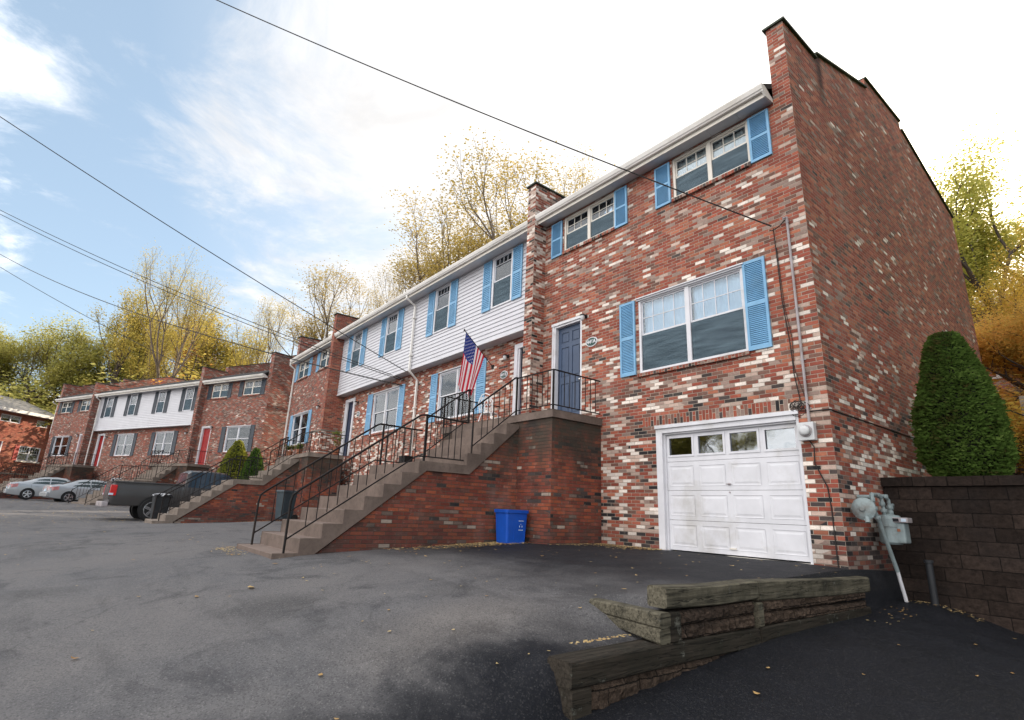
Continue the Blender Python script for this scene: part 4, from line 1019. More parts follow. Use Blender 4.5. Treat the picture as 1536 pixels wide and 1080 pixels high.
def wheelie(name, label, loc, mat, rz, bag=False):
    e = empty(name, label, 'trash can', loc, rz, None); b = MB(); tapered(b, -.25, .25, -.28, .28, .06, .98, .80, .06); b.build('body', mat, e, uv=False)
    b = MB(); tapered(b, -.28, .28, -.31, .31, .98, 1.02, 1, .06); tapered(b, -.26, .26, -.29, .29, 1.02, 1.06, 1.05, .06); b.tube([(-.28, .36, .96), (.28, .36, .96)], .018, 6); b.build('lid', mat, e, uv=False)
    for s in (-1, 1):
        b = MB(); b.lathe([(.11, -.025), (.12, -.02), (.12, .02), (.11, .025)], (s * .26, .27, .12), 'x', 16); b.build('wheel', 'black', e, uv=False)
    if bag:
        b = MB()
        def fn(u, v):
            a = u * 2 * math.pi; r = .36 - .30 * v + .02 * math.sin(a * 5) * (1 - v); return (r * math.cos(a) * .92, r * math.sin(a), 1.02 + .06 * math.sin(v * math.pi / 2) + .03 * math.sin(a * 7 + v * 6))
        b.grid(fn, 40, 6); o = b.build('bag_edge', 'bag', e, smooth=True, recalc=False, uv=False)
    return e
wheelie('trash_can', 'slate blue wheeled trash can beside the brick wall behind the nearest stairs', (-17.3, -2.6, G(-17.3, -2.6)), 'bin_teal', .3)
wheelie('trash_can', 'black trash can with a light bag edge round its rim, beside the pickup rear wheel', (-22.4, -5.8, G(-22.4, -5.8)), 'bin_black', .1, True)

# ------------------------------------------------------------------ vehicles
def vehicle(name, label, loc, rz, spec, grp=None):
    """body lofted from stations (s, half width, sill, belt, top, half width at top); s runs forward along +y"""
    e = empty(name, label, spec['cat'], loc, rz, grp); S = spec['st']; paint = spec['paint']
    def sec(s):
        for a, c in zip(S, S[1:]):
            if a[0] <= s <= c[0]:
                t = (s - a[0]) / max(1e-6, c[0] - a[0]); return [p + (q - p) * t for p, q in zip(a, c)]
        return list(S[-1])
    b = MB(); prof = []
    ss = sorted({round(a[0], 3) for a in S} | {round(S[0][0] + (S[-1][0] - S[0][0]) * i / 46, 3) for i in range(47)})
    def ringpts(q):
        s, w, zb, bl, tp, rw = q; hump = .04 if tp - bl > .05 else .02
        pts = [(w * .80, zb), (w * .95, zb + .03), (w * .985, zb + .16), (w, (zb + bl) / 2), (w * .985, bl - .10), (w * .955, bl), (rw + (w * .955 - rw) * .5, bl + (tp - bl) * .5), (rw, tp - .035 if tp - bl > .2 else tp), (rw * .82, tp + hump * .4), (rw * .4, tp + hump), (0, tp + hump)]
        return pts
    n = 11
    for s in ss:
        P = ringpts(sec(s)); b.v += [(x, s, z) for x, z in P] + [(-x, s, z) for x, z in P[-2::-1]]
    m_ = 2 * n - 1
    for i in range(len(ss) - 1):
        for j in range(m_):
            a = i * m_; b.f.append((a + j, a + (j + 1) % m_, a + m_ + (j + 1) % m_, a + m_ + j)); b.mi.append(0)
    b.f.append(tuple(range(m_))); b.f.append(tuple((len(ss) - 1) * m_ + j for j in range(m_))); b.mi += [0, 0]
    body = b.build('body', paint, e, smooth=True, uv=False)
    md = body.modifiers.new('e', 'EDGE_SPLIT'); md.split_angle = R(38)
    def side(s, t, off):
        q = sec(s); w, bl, tp, rw = q[1] * .955, q[3], q[4], q[5]; tt = min(1, max(0, t))
        z = bl + (tp - .035 - bl) * tt; x = w + (rw - w) * tt; return x + off, z
    for sg in (1, -1):
        for win in spec['side']:
            g = MB(); (sa_, ta_), (sb_, tb_), (sc_, tc_), (sd_, td_) = win
            def fn(u, v):
                q0, q1 = sa_ + (sb_ - sa_) * u, sd_ + (sc_ - sd_) * u; s_ = q0 + (q1 - q0) * v; t_ = (ta_ + (tb_ - ta_) * u) * (1 - v) + (td_ + (tc_ - td_) * u) * v
                x_, z_ = side(s_, t_, .010); return (sg * x_, s_, z_)
            g.grid(fn, 14, 4); g.build('side_window', 'cabglass' if spec.get('truck') else 'carglass', e, smooth=True, recalc=False, uv=False)
    for (sa, sb, kk, nm) in spec['glass']:
        def fn(u, v):
            q = sec(sa + (sb - sa) * v); h_ = .04 if q[4] - q[3] > .05 else .02; x_ = (u * 2 - 1); r_ = q[5] * .84
            return (x_ * r_, q[0], q[4] + h_ * (1 - .6 * max(0, (abs(x_) - .48) / .52)) + .010)
        g = MB(); g.grid(fn, 8, 10); g.build(nm, 'cabglass' if spec.get('truck') else 'carglass', e, smooth=True, recalc=False, uv=False)
    for wy in spec['wheels']:
        for sg in (1, -1):
            r = spec['wr']; hw = sec(wy)[1]; x = sg * (hw - .10)
            ar = MB(); ar.lathe([(r * 1.13, -.02), (r * 1.13, .010)], (sg * (hw - .006), wy, r + .02), 'x', 28); ar.build('wheel_arch', 'black', e, uv=False)
            t = MB(); t.lathe([(r * .66, -.11), (r * .95, -.11), (r, -.07), (r, .07), (r * .95, .11), (r * .66, .11)], (x + sg * .03, wy, r), 'x', 32); w = t.build('wheel', 'black', e, uv=False)
            rm = MB(); cx = x + sg * .145
            rm.lathe([(r * .69, -.02 * sg), (r * .69, .012 * sg), (r * .63, .014 * sg), (r * .60, -.03 * sg)], (cx, wy, r), 'x', 32, caps=False); rm.lathe([(r * .16, -.01 * sg), (r * .16, .016 * sg)], (cx, wy, r), 'x', 16)
            for k in range(5):
                a = 2 * math.pi * k / 5 + .3; ca, sa_ = math.cos(a), math.sin(a); d1, d2 = r * .12, r * .62; h0, h1_ = r * .10, r * .13
                pts = [(d1, -h0), (d2, -h1_), (d2, h1_), (d1, h0)]
                rm.prism([(wy + u * ca - v * sa_, r + u * sa_ + v * ca) for u, v in pts], 'x', cx - .004 * sg, cx + .010 * sg)
            rm.build('rim', 'chrome', w, uv=False)
            dk = MB(); dk.lathe([(r * .64, -.010 * sg), (r * .64, -.004 * sg)], (cx, wy, r), 'x', 20); dk.build('brake', 'black', w, uv=False)
    return e
TRUCK = dict(cat='pickup truck', paint='pickup', wr=.41, wheels=(1.42, 5.0), truck=True,
    st=[(0, .94, .62, 1.22, 1.30, .90), (.06, .98, .52, 1.24, 1.33, .93), (2.38, 1.0, .50, 1.24, 1.34, .94), (2.40, 1.0, .48, 1.28, 1.34, .92), (2.46, 1.0, .48, 1.26, 1.82, .84), (2.60, 1.0, .48, 1.25, 1.92, .83), (3.3, 1.0, .48, 1.24, 1.95, .83), (3.95, 1.0, .48, 1.23, 1.90, .82), (4.25, 1.0, .48, 1.25, 1.72, .76), (4.75, 1.0, .48, 1.22, 1.30, .84), (5.6, .98, .48, 1.16, 1.22, .84), (5.82, .93, .52, .98, 1.12, .82), (5.88, .90, .60, .80, .9, .8)],
    side=[[(2.52, .06), (3.42, .06), (3.42, .99), (2.60, .99)], [(3.50, .06), (4.55, .10), (4.08, .97), (3.50, .99)]], glass=[(4.78, 4.05, 5, 'windscreen'), (2.41, 2.47, 5, 'rear_window')])
px_, py_ = -25.40, -7.42
tr = vehicle('pickup_truck', 'dark grey pickup truck parked nose-in beside the entrance stairs', (px_, py_, G(-24.3, -5.9) - .0), R(3), TRUCK)
tr.scale = (1.06, 1.08, 1.12)
b = MB()     # the load bed is open: dark liner set in the top, rail caps, tailgate
b.box(-.86, .86, .10, 2.34, 1.342, 1.372); b.build('bed_liner', 'black', tr, uv=False)
b = MB(); b.box(-.97, -.86, .04, 2.38, 1.335, 1.39); b.box(.86, .97, .04, 2.38, 1.335, 1.39); b.box(-.86, .86, -.02, .10, 1.33, 1.39); b.build('bed_rail', 'pickup', tr, bevel=.012, uv=False)
b = MB(); b.box(-.80, .80, -.03, .02, .72, 1.32); b.box(-.7, .7, -.045, -.03, .85, 1.15); b.build('tailgate', 'pickup', tr, bevel=.01, uv=False)
for sg in (1, -1):
    b = MB(); b.box(sg * .82, sg * 1.005, -.04, .17, .86, 1.24); tl = b.build('tail_light', 'tail', tr, bevel=.02, uv=False)
    b = MB(); b.box(sg * .84, sg * 1.008, -.045, .08, .88, .95); b.build('reverse_lamp', 'curtain', tl, uv=False)
    b = MB(); b.box(sg * 1.0, sg * 1.17, 4.20, 4.36, 1.22, 1.44); b.build('mirror', 'black', tr, bevel=.02, uv=False)
    b = MB(); b.box(sg * 1.0, sg * 1.018, 3.56, 3.74, 1.06, 1.09); b.build('door_handle', 'chrome', tr, uv=False)
    b = MB(); b.box(sg * .995, sg * 1.004, 2.70, 2.708, .6, 1.26); b.box(sg * .995, sg * 1.004, 3.46, 3.468, .6, 1.26); b.box(sg * .995, sg * 1.004, 4.45, 4.458, .6, 1.24); b.build('door_gap', 'black', tr, uv=False)
b = MB(); b.box(-.96, .96, -.20, .0, .46, .64); b.build('bumper', 'conduit', tr, bevel=.03, uv=False)
b = MB(); b.box(-.16, .16, -.215, -.20, .50, .60); b.build('number_plate', 'conduit', tr, uv=False)
SEDAN = dict(cat='car', paint='silver', wr=.33, wheels=(1.02, 3.80),
    st=[(0, .78, .42, .86, .90, .66), (.08, .86, .30, .94, 1.0, .70), (.45, .90, .24, .98, 1.06, .68), (.70, .905, .22, .98, 1.10, .66), (1.30, .91, .20, .98, 1.34, .60), (1.75, .91, .20, .97, 1.43, .58), (2.4, .91, .20, .95, 1.46, .58), (2.9, .91, .20, .93, 1.41, .58), (3.45, .91, .20, .91, 1.12, .66), (3.70, .90, .22, .90, .98, .70), (4.5, .86, .26, .80, .84, .66), (4.72, .78, .30, .66, .72, .6), (4.80, .70, .38, .55, .6, .55)],
    side=[[(1.12, .12), (2.02, .08), (2.02, .90), (1.42, .86)], [(2.08, .08), (3.30, .12), (2.85, .86), (2.08, .90)]], glass=[(.62, 1.38, 5, 'rear_window'), (3.55, 2.9, 5, 'windscreen')])
def sedan(label, wx, wy, rz, gz):
    """placed by the ground point under the right rear wheel"""
    c, s = math.cos(rz), math.sin(rz); lx, ly = .91, 1.02
    e = vehicle('parked_car', label, (wx - (c * lx - s * ly), wy - (s * lx + c * ly), gz), rz, SEDAN, 'silver cars parked by the rear row')
    for sg in (1, -1):
        b = MB(); b.prism([(sg * .50, -.012), (sg * .80, .02), (sg * .895, .20), (sg * .90, .46), (sg * .80, .46), (sg * .5, .04)], 'z', .72, .93); b.v = [(x, y, z + (.06 if y > .3 else 0)) for x, y, z in b.v]; b.build('tail_light', 'amber', e, uv=False)
        b = MB(); b.box(sg * .90, sg * 1.02, 3.12, 3.28, .95, 1.07); b.build('mirror', 'silver', e, bevel=.02, uv=False)
        b = MB(); b.box(sg * .905, sg * .918, 2.05, 2.058, .35, .94); b.box(sg * .905, sg * .918, 1.12, 1.128, .55, .94); b.box(sg * .905, sg * .918, 3.2, 3.208, .35, .9); b.build('door_gap', 'black', e, uv=False)
        for yy in (1.35, 2.3):
            b = MB(); b.box(sg * .912, sg * .93, yy, yy + .14, .82, .845); b.build('door_handle', 'silver', e, uv=False)
    b = MB(); b.box(-.84, .84, -.10, .10, .34, .62); b.build('bumper', 'silver', e, bevel=.05, uv=False)
    b = MB(); b.box(-.22, .22, -.03, .0, .66, .80); b.build('number_plate', 'curtain', e, uv=False)
    return e
sedan('silver parked car at the left edge of the picture, its whole roofline visible', -44.5, -10.65, R(6), .08)
sedan('silver parked car half hidden behind stair railings, its tail beside the other silver car', -40.6, -8.55, R(12), -.02)

# ------------------------------------------------------------------ flag
fg = empty('flag', 'American flag hanging from a slanted pole on the siding house', 'flag', (-9.35, .45, 4.75))
FB = Vector((-9.35, .45, 4.75)); p0, p1 = Vector((-9.36, .44, 4.74)), Vector((-8.83, -1.0, 5.43))
b = MB(); b.tube([p0 - FB, p1 - FB], .013, 8); b.lathe([(.02, -.03), (.028, 0), (.015, .03), (.002, .04)], p1 - FB, 'z', 10); b.box(-.05, .03, -.03, .02, -.07, .05); b.build('pole', 'iron', fg, uv=False)
def FS(u, v):
    h = p1.lerp(p0, .05 + .64 * u)
    A, B = Vector((-8.93, -1.06, 3.84)), Vector((-8.86, -.62, 3.50))
    e = A.lerp(B, u ** .8); q = h.lerp(e, v)
    side = Vector((.62, .78, 0)); out = Vector((.85, -.5, 0))
    amp = .045 * min(1, v * 2.2) * (1 + .5 * v)
    q = q + out * amp * math.sin(u * 9.5 + 1.2 * v + .8) + side * amp * .55 * math.cos(u * 9.5 + .6)
    q.z -= .05 * math.sin(v * math.pi) * u
    return q - FB
def cloth(idx):
    b = MB(); N, MV = 52, 30; vs = {}
    for i in range(N):
        for j in range(MV):
            u, v = (i + .5) / N, (j + .5) / MV; can = u < 7 / 13 and v < .4; st = int(u * 13) % 2
            m_ = 2 if can else (1 if st else 0)
            if m_ != idx: continue
            for p in ((i, j), (i + 1, j), (i + 1, j + 1), (i, j + 1)):
                if p not in vs: vs[p] = len(b.v); b.v.append(tuple(FS(p[0] / N, p[1] / MV)))
            b.f.append(tuple(vs[p] for p in ((i, j), (i + 1, j), (i + 1, j + 1), (i, j + 1)))); b.mi.append(0)
    return b
def mat_cloth(name, c):
    t = NT(name); d = t.n('ShaderNodeBsdfDiffuse', {'Color': (*c, 1)}); tl = t.n('ShaderNodeBsdfTranslucent', {'Color': (*c, 1)})
    return t.surf(t.n('ShaderNodeMixShader', {0: .45, 1: d.outputs[0], 2: tl.outputs[0]}).outputs[0])
M['flag_red'] = mat_cloth('flag_red_cloth', (.60, .035, .06)); M['flag_white'] = mat_cloth('flag_white_cloth', (.88, .82, .84)); M['flag_blue'] = mat_cloth('flag_blue_cloth', (.035, .06, .27))
fb = MB()
parts = [cloth(0), cloth(1), cloth(2)]
for k, pb in enumerate(parts):
    fb.cur = k; fb.add(pb.v, pb.f)
cl = fb.build('flag_cloth', ['flag_red', 'flag_white', 'flag_blue'], fg, smooth=True, recalc=False, uv=False)
b = MB()
for r in range(9):
    for c in range(6 if r % 2 == 0 else 5):
        uu = (r + 1) / 10 * 7 / 13; vv = .4 * ((c * 2 + 1 + (r % 2)) / 12)
        P = FS(uu, vv); du = (FS(uu + .01, vv) - P).normalized(); dv = (FS(uu, vv + .01) - P).normalized(); nn = du.cross(dv).normalized()
        for sg in (1, -1):
            k0 = len(b.v); b.v.append(tuple(P + nn * .006 * sg))
            for q in range(10):
                a = q * math.pi / 5; rad = .030 if q % 2 == 0 else .013; b.v.append(tuple(P + nn * .006 * sg - du * math.cos(a) * rad + dv * math.sin(a) * rad))
            for q in range(10): b.f.append((k0, k0 + 1 + q, k0 + 1 + (q + 1) % 10)); b.mi.append(0)
o = b.build('stars', 'flag_white', cl, recalc=False, uv=False); o['kind'] = 'stuff'

# ------------------------------------------------------------------ things on the landings
ch = empty('patio_chair', 'small white openwork metal chair on the landing beside the storm door', 'chair', (-8.05, -.55, 2.60), R(200)); ch['group'] = None; del ch['group']
def in_chair(name, b): return b.build(name, 'wicker', ch, uv=False)
b = MB(); b.lathe([(.20, .40), (.215, .41), (.215, .425), (.2, .43)], (0, 0, 0), 'z', 20); in_chair('seat', b)
for sx in (-1, 1):
    for sy in (-1, 1):
        b = MB(); b.tube([(sx * .15, sy * .15, .41), (sx * .20, sy * .20, .2), (sx * .19, sy * .19, 0)], .014, 6); in_chair('leg', b)
b = MB(); b.tube([(-.20, .17, .42), (-.22, .21, .70), (-.12, .23, .88), (0, .235, .92), (.12, .23, .88), (.22, .21, .70), (.20, .17, .42)], .014, 6)
for i in range(-3, 4):
    b.tube([(i * .05, .185, .43), (i * .055 + .03 * (-1) ** i, .21, .62), (i * .045, .225, .86 - abs(i) * .015)], .008, 5)
for z in (.52, .62, .72, .80):
    b.tube([(-.2 + .02 * k, .205 + .01 * math.sin(k), z + .03 * math.sin(k * 1.6)) for k in range(21)], .007, 4)
in_chair('backrest', b)
b = MB(); b.box(-.14, .14, -.10, .10, 0, .24); b.box(-.15, .15, -.11, .11, .24, .27)
o = b.build('parcel_box', 'iron', loc=(-7.72, -3.05, 1.39), uv=False, bevel=.01); tag(o, 'small black box standing at the left edge of the middle step landing', 'box')

# ------------------------------------------------------------------ foliage
def leaf_cloud(b, cs, n, spread, size, rr, flat=.5):
    for (cx, cy, cz) in cs:
        for _ in range(n):
            x, y, z = cx + rr.gauss(0, spread), cy + rr.gauss(0, spread), cz + rr.gauss(0, spread * .75)
            s = size * rr.uniform(.6, 1.3); a = rr.uniform(0, 6.283); t = rr.uniform(-1.2, 1.2) * (1 - flat) + rr.uniform(-.5, .5)
            ca, sa, ct, st = math.cos(a), math.sin(a), math.cos(t), math.sin(t)
            ux, uy, uz = ca * s, sa * s, 0; vx, vy, vz = -sa * ct * s * .62, ca * ct * s * .62, st * s * .62
            k = len(b.v)
            b.v += [(x - ux, y - uy, z), (x - vx, y - vy, z - vz), (x + ux, y + uy, z), (x + vx, y + vy, z + vz)]
            b.f.append((k, k + 1, k + 2, k + 3)); b.mi.append(0)
def tree_meshes(seed, H, spread_a, levels, first, leaf_n, leaf_sp, leaf_sz, ratio=.74, lean=0.0, upb=.25, gap=.0):
    rr = random.Random(seed); w = MB(); tips = []
    def grow(p, d, L, r, lv):
        n = 4 if lv == 0 else 3; pts = [p]; rs = [r]; q = p.copy(); dd = d.copy()
        for i in range(n):
            dd = (dd + Vector((rr.gauss(0, .11), rr.gauss(0, .11), rr.gauss(0, .05) + upb * .2))).normalized(); q = q + dd * (L / n); pts.append(q.copy()); rs.append(r * (1 - .30 * (i + 1) / n))
            if lv >= 1 and lv < levels and i >= 1 and rr.random() < .55:
                a = rr.uniform(0, 6.283); sd = (dd * .7 + Vector((math.cos(a), math.sin(a), .25)) * .75).normalized(); grow(q.copy(), sd, L * ratio * rr.uniform(.55, .85), rs[-1] * .55, lv + 1)
        w.tube(pts, rs, 7 if lv < 2 else 4 if lv < 4 else 3, False)
        if lv >= levels - 1: tips.extend([tuple(pts[-1]), tuple(pts[-2])])
        if lv >= levels: return
        k = (3 if rr.random() < .5 else 2) + (1 if lv == 0 else 0); a0 = rr.uniform(0, 6.283)
        for i in range(k):
            a = a0 + 6.283 * i / k + rr.uniform(-.4, .4); sp = spread_a * rr.uniform(.6, 1.25)
            side = Vector((math.cos(a), math.sin(a), 0)); nd = (dd * math.cos(sp) + side * math.sin(sp) + Vector((0, 0, upb))).normalized()
            grow(q.copy(), nd, L * ratio * rr.uniform(.75, 1.15), rs[-1] * .72, lv + 1)
    grow(Vector((0, 0, -1)), Vector((lean, 0, 1)).normalized(), first, H * .021, 0)
    top = max(t[2] for t in tips); k = H / top
    w.v = [(x * k, y * k, z * k) for x, y, z in w.v]; tips = [(x * k, y * k, z * k) for x, y, z in tips if rr.random() > gap]
    lf = MB(); leaf_cloud(lf, tips, leaf_n, leaf_sp, leaf_sz, rr)
    return w, lf
PROTO = {}
def make_tree(kind, label, loc, rz, scale, leaf, bark='bark', group=None, name='tree'):
    if kind not in PROTO:
        w, lf = tree_meshes(**KINDS[kind]); a = w.build('trunk', bark, smooth=True, recalc=False, uv=False); c = lf.build('crown', leaf, recalc=False, uv=False)
        PROTO[kind] = (a.data, c.data, {leaf: c.data}, {bark: a.data}); bpy.data.objects.remove(a); bpy.data.objects.remove(c)
    P = PROTO[kind]
    for store, key, base in ((P[2], leaf, P[1]), (P[3], bark, P[0])):
        if key not in store:
            m_ = base.copy(); m_.materials.clear(); m_.materials.append(M[key]); store[key] = m_
    e = empty(name, label, 'tree', loc, rz, group); e.scale = (scale[0], scale[0], scale[1])
    for nm, me in (('trunk', P[3][bark]), ('crown', P[2][leaf])):
        o = bpy.data.objects.new(nm, me); COL.objects.link(o); o.parent = e
    return e
KINDS = {
    'dense': dict(seed=11, H=16, spread_a=.62, levels=5, first=4.0, leaf_n=22, leaf_sp=.60, leaf_sz=.135, gap=.12),
    'dense2': dict(seed=23, H=16, spread_a=.70, levels=5, first=3.2, leaf_n=20, leaf_sp=.60, leaf_sz=.135, upb=.15, gap=.18),
    'airy': dict(seed=5, H=20, spread_a=.50, levels=5, first=6.0, leaf_n=16, leaf_sp=.45, leaf_sz=.072, upb=.35, gap=.15),
    'airy2': dict(seed=41, H=20, spread_a=.46, levels=5, first=7.0, leaf_n=15, leaf_sp=.45, leaf_sz=.072, upb=.4, gap=.3),
    'bush': dict(seed=77, H=6, spread_a=.8, levels=4, first=.8, leaf_n=34, leaf_sp=.42, leaf_sz=.10, upb=.1),
    'near': dict(seed=90, H=15, spread_a=.66, levels=5, first=2.8, leaf_n=64, leaf_sp=.56, leaf_sz=.09, upb=.15),
}
#      kind     x      y     top   width  leaf      bark  label
TREES = [
 ('dense', -93, -20, 21.5, 5.2, 'leaf_green', 'bark', 'yellow green tree at the far left edge above the grey roof'),
 ('dense2', -89, -14.5, 22, 5.2, 'leaf_green', 'bark', 'green tree just right of the left edge tree, lower crown behind the grey roof'),
 ('dense', -85, -10.5, 23, 5.0, 'leaf_green', 'bark_dark', 'dark green rounded tree above the left end of the rear row'),
 ('dense2', -80, -5.5, 26.5, 5.0, 'leaf_yellow', 'bark_dark', 'tall orange yellow tree where two cables end in its crown'),
 ('dense', -86, -3.5, 24, 5.0, 'leaf_green', 'bark_dark', 'green tree behind the orange yellow tree'),
 ('airy', -70.3, -1.6, 29.0, 6.6, 'leaf_yellow', 'bark', 'tallest thin feathery tree above the rear row of houses'),
 ('dense2', -98, 1.7, 29.5, 6.0, 'leaf_orange', 'bark_dark', 'orange tree low behind the thin feathery tree'),
 ('dense', -90, 6.3, 29.0, 6.5, 'leaf_yellow', 'bark_dark', 'bright yellow tree above the red door of the rear row'),
 ('airy2', -61.1, 5.5, 23.3, 3.4, 'leaf_yellow', 'bark', 'leaning sparse yellow tree just left of the near row chimney walls'),
 ('airy2', -43.5, 6.8, 21.0, 4.6, 'leaf_pale', 'bark', 'bare forked tree with pale leaves behind the brick parapet of the near row'),
 ('airy', -43.0, 10.5, 21.5, 3.2, 'leaf_pale', 'bark', 'pale yellow tree right of the bare forked tree'),
 ('airy', -30.6, 12.6, 26.3, 8.0, 'leaf_pale', 'bark', 'large airy tree rising over the middle of the white siding houses'),
 ('airy2', -33.0, 12.4, 24.8, 6.0, 'leaf_pale', 'bark', 'leaning pale tree just left of the large airy tree, over the siding houses'),
 ('airy2', -26.2, 15.1, 27.0, 6.0, 'leaf_pale', 'bark', 'thin pale tree behind the brick parapet left of the garage house roof'),
 ('airy', -19.9, 18.6, 26.3, 4.5, 'leaf_pale', 'bark', 'pale treetop showing over the garage house gutter'),
 ('airy2', -35.5, 11.0, 22.0, 3.0, 'leaf_pale', 'bark', 'small pale treetop over the siding house gutter, lowest of the pale trees'),
 ('dense', -66, -14, 0, 0, None, None, None),
 ('near', 1.5, 22, 18.4, 6.6, 'leaf_backlit', 'bark_dark', 'big green and yellow tree at the right edge, tallest on that side'),
 ('near', .4, 17.5, 11.4, 3.0, 'leaf_gold', 'bark_dark', 'golden tree right beside the gable wall'),
 ('near', 2.6, 15.5, 8.8, 3.4, 'leaf_rust', 'bark_dark', 'orange tree low at the right edge behind the clipped evergreen'),
 ('near', 7.5, 17, 16, 6, 'leaf_green', 'bark_dark', 'unseen tree added beyond the right edge to shade right-facing walls'),  # this and the next three: unseen, added to darken right-facing surfaces
 ('near', 10, 8, 15, 6, 'leaf_green', 'bark_dark', 'unseen tree added farther right above the block wall, for shade'),
 ('near', 11.5, 1.5, 14, 6, 'leaf_green', 'bark_dark', 'unseen tree added right of the lower driveway, for shade'),
 ('near', 12, -6.5, 14, 6, 'leaf_green', 'bark_dark', 'unseen tree added to the right of the viewer, for shade'),
 ('near', -31, -34, 15, 9, 'leaf_green', 'bark_dark', 'left tree across the street, mirrored in the garage windows'),
 ('near', -26, -33, 14, 8, 'leaf_orange', 'bark_dark', 'middle tree across the street, mirrored in the garage windows'),
 ('near', -21.5, -34, 11, 6, 'leaf_green', 'bark_dark', 'right tree across the street, mirrored in the garage windows'),
]
gt = 'autumn trees behind the houses'
RAD = dict(dense=5.56, dense2=7.77, airy=6.52, airy2=4.10, near=8.53)
rt = random.Random(12)
for (kind, x, y, top, wd, leaf, bark, lb) in TREES:
    if not leaf: continue
    base = 2.0 if y < 12 or x < -25 else 3.0
    H0 = KINDS[kind]['H']; base = min(base, 2.0) if x > 0 else base
    if y < -30: base = -1.6
    make_tree(kind, lb, (x, y, base), rt.uniform(0, 6.2), (wd / RAD[kind], (top - base) / H0), leaf, bark, gt)
for i, (x, y, top, w_, lf, lb) in enumerate([(-92, -2, 18, 1.6, 'leaf_green', 'dark green low tree behind the middle of the rear row roof'), (-86, 2.2, 17, 1.5, 'leaf_yellow', 'low yellow tree behind the rear row roof ridge'), (-80, 6, 17, 1.5, 'leaf_yellow', 'low yellow tree directly above the ridge over the red door house'), (-98, -9, 18, 1.5, 'leaf_green', 'low green tree above the left end of the rear row'), (-54, 5, 12.5, 1.2, 'leaf_orange', 'low orange tree between the two rows of houses'), (-98, -17, 15, 1.5, 'leaf_green', 'low green tree behind the grey roof at the left edge'), (-84, -14, 15, 1.5, 'leaf_green', 'low green tree right of the grey roof')]):
    make_tree('bush', lb, (x, y, 1.5), i * 1.3, ((top - 1.5) / 6 * w_ * .6, (top - 1.5) / 6), lf, 'bark_dark', 'low trees behind the rear row')
for i, (x, y, top, w_, lf, lb) in enumerate([(-.1, 15.5, 5.3, 1.1, 'leaf_rust', 'russet bush beyond the wooden post'), (1.5, 13.8, 4.4, .9, 'leaf_gold', 'yellow green bush at the right edge beside the wooden post'), (.2, 19, 6.6, 1.1, 'leaf_rust', 'orange bush in front of the distant white window'), (2.9, 15, 5.6, 1.0, 'leaf_gold', 'yellow bush at the far right edge')]):
    make_tree('bush', lb, (x, y, 1.7), i * 1.9, ((top - 1.7) / 6 * w_, (top - 1.7) / 6), lf, 'bark_dark', 'bushes beyond the lawn', 'bush')

def clipped(name, label, loc, prof, n, leaf, size, core, sq=0.0, seed=1, cat='shrub', group=None):
    """dense clipped evergreen: an inner dark mass closely covered with small sprays"""
    rr = random.Random(seed); e = empty(name, label, cat, loc, rr.uniform(0, 3), group)
    b = MB(); b.lathe([(r * .90, z) for r, z in prof], (0, 0, 0), 'z', 28); b.v = [(x * (1 + .06 * mnoise.noise(Vector((x * 3, y * 3, z * 3 + seed)))), y * (1 + .06 * mnoise.noise(Vector((x * 3, y * 3, z * 3 + 9)))), z) for x, y, z in b.v]
    b.build('inner_growth', core, e, smooth=True, uv=False)
    cum = [0]
    for (r0, z0), (r1, z1) in zip(prof, prof[1:]): cum.append(cum[-1] + (r0 + r1 + .02) * math.hypot(r1 - r0, z1 - z0))
    f = MB()
    for _ in range(n):
        t = rr.uniform(0, cum[-1]); i = max(k for k in range(len(cum) - 1) if cum[k] <= t); q = (t - cum[i]) / (cum[i + 1] - cum[i] + 1e-9)
        r = prof[i][0] + (prof[i + 1][0] - prof[i][0]) * q; z = prof[i][1] + (prof[i + 1][1] - prof[i][1]) * q; a = rr.uniform(0, 6.283)
        lump = 1 + .11 * mnoise.noise(Vector((math.cos(a) * r * 3.2, math.sin(a) * r * 3.2, z * 3.2 + seed))) + .05 * mnoise.noise(Vector((math.cos(a) * r * 11, math.sin(a) * r * 11, z * 11)))
        r2 = r * lump * (rr.uniform(.92, 1.03) if rr.random() < .93 else rr.uniform(1.02, 1.10)); p = Vector((math.cos(a) * r2, math.sin(a) * r2, z + rr.uniform(-.02, .02)))
        o = Vector((math.cos(a), math.sin(a), rr.uniform(-.5, .9))).normalized(); tg = Vector((-math.sin(a), math.cos(a), rr.uniform(-.6, .6))).normalized()
        L_ = size * rr.uniform(.6, 1.5); w_ = L_ * .28
        d = (o * rr.uniform(.25, .9) + tg * rr.uniform(-1, 1)).normalized(); sd = d.cross(o).normalized()
        k = len(f.v); f.v += [tuple(p - d * L_ * .4), tuple(p - sd * w_), tuple(p + d * L_ * .8), tuple(p + sd * w_)]; f.f.append((k, k + 1, k + 2, k + 3)); f.mi.append(0)
    f.build('foliage', leaf, e, recalc=False, uv=False); return e
M['core'] = mat_plain('dark_inner_twigs', (.012, .016, .007), .95, .4, 9, .3)
clipped('clipped_yew', 'large clipped dark green evergreen standing on the block wall by the gable', (.93, 3.05, 1.36), [(.30, .0), (.52, .12), (.61, .38), (.635, .75), (.585, 1.2), (.49, 1.65), (.37, 2.1), (.26, 2.5), (.19, 2.61), (.02, 2.64)], 24000, 'leaf_yew', .052, 'core', seed=3)
clipped('cone_arborvitae', 'taller half golden cone shrub in front of the dark shuttered window', (-30.3, -1.7, -.3), [(.75, .1), (.95, .7), (.92, 1.6), (.70, 2.6), (.42, 3.5), (.15, 4.05), (.02, 4.15)], 9000, 'leaf_arbY', .11, 'core', seed=4, group='cone shrubs between the two rows')
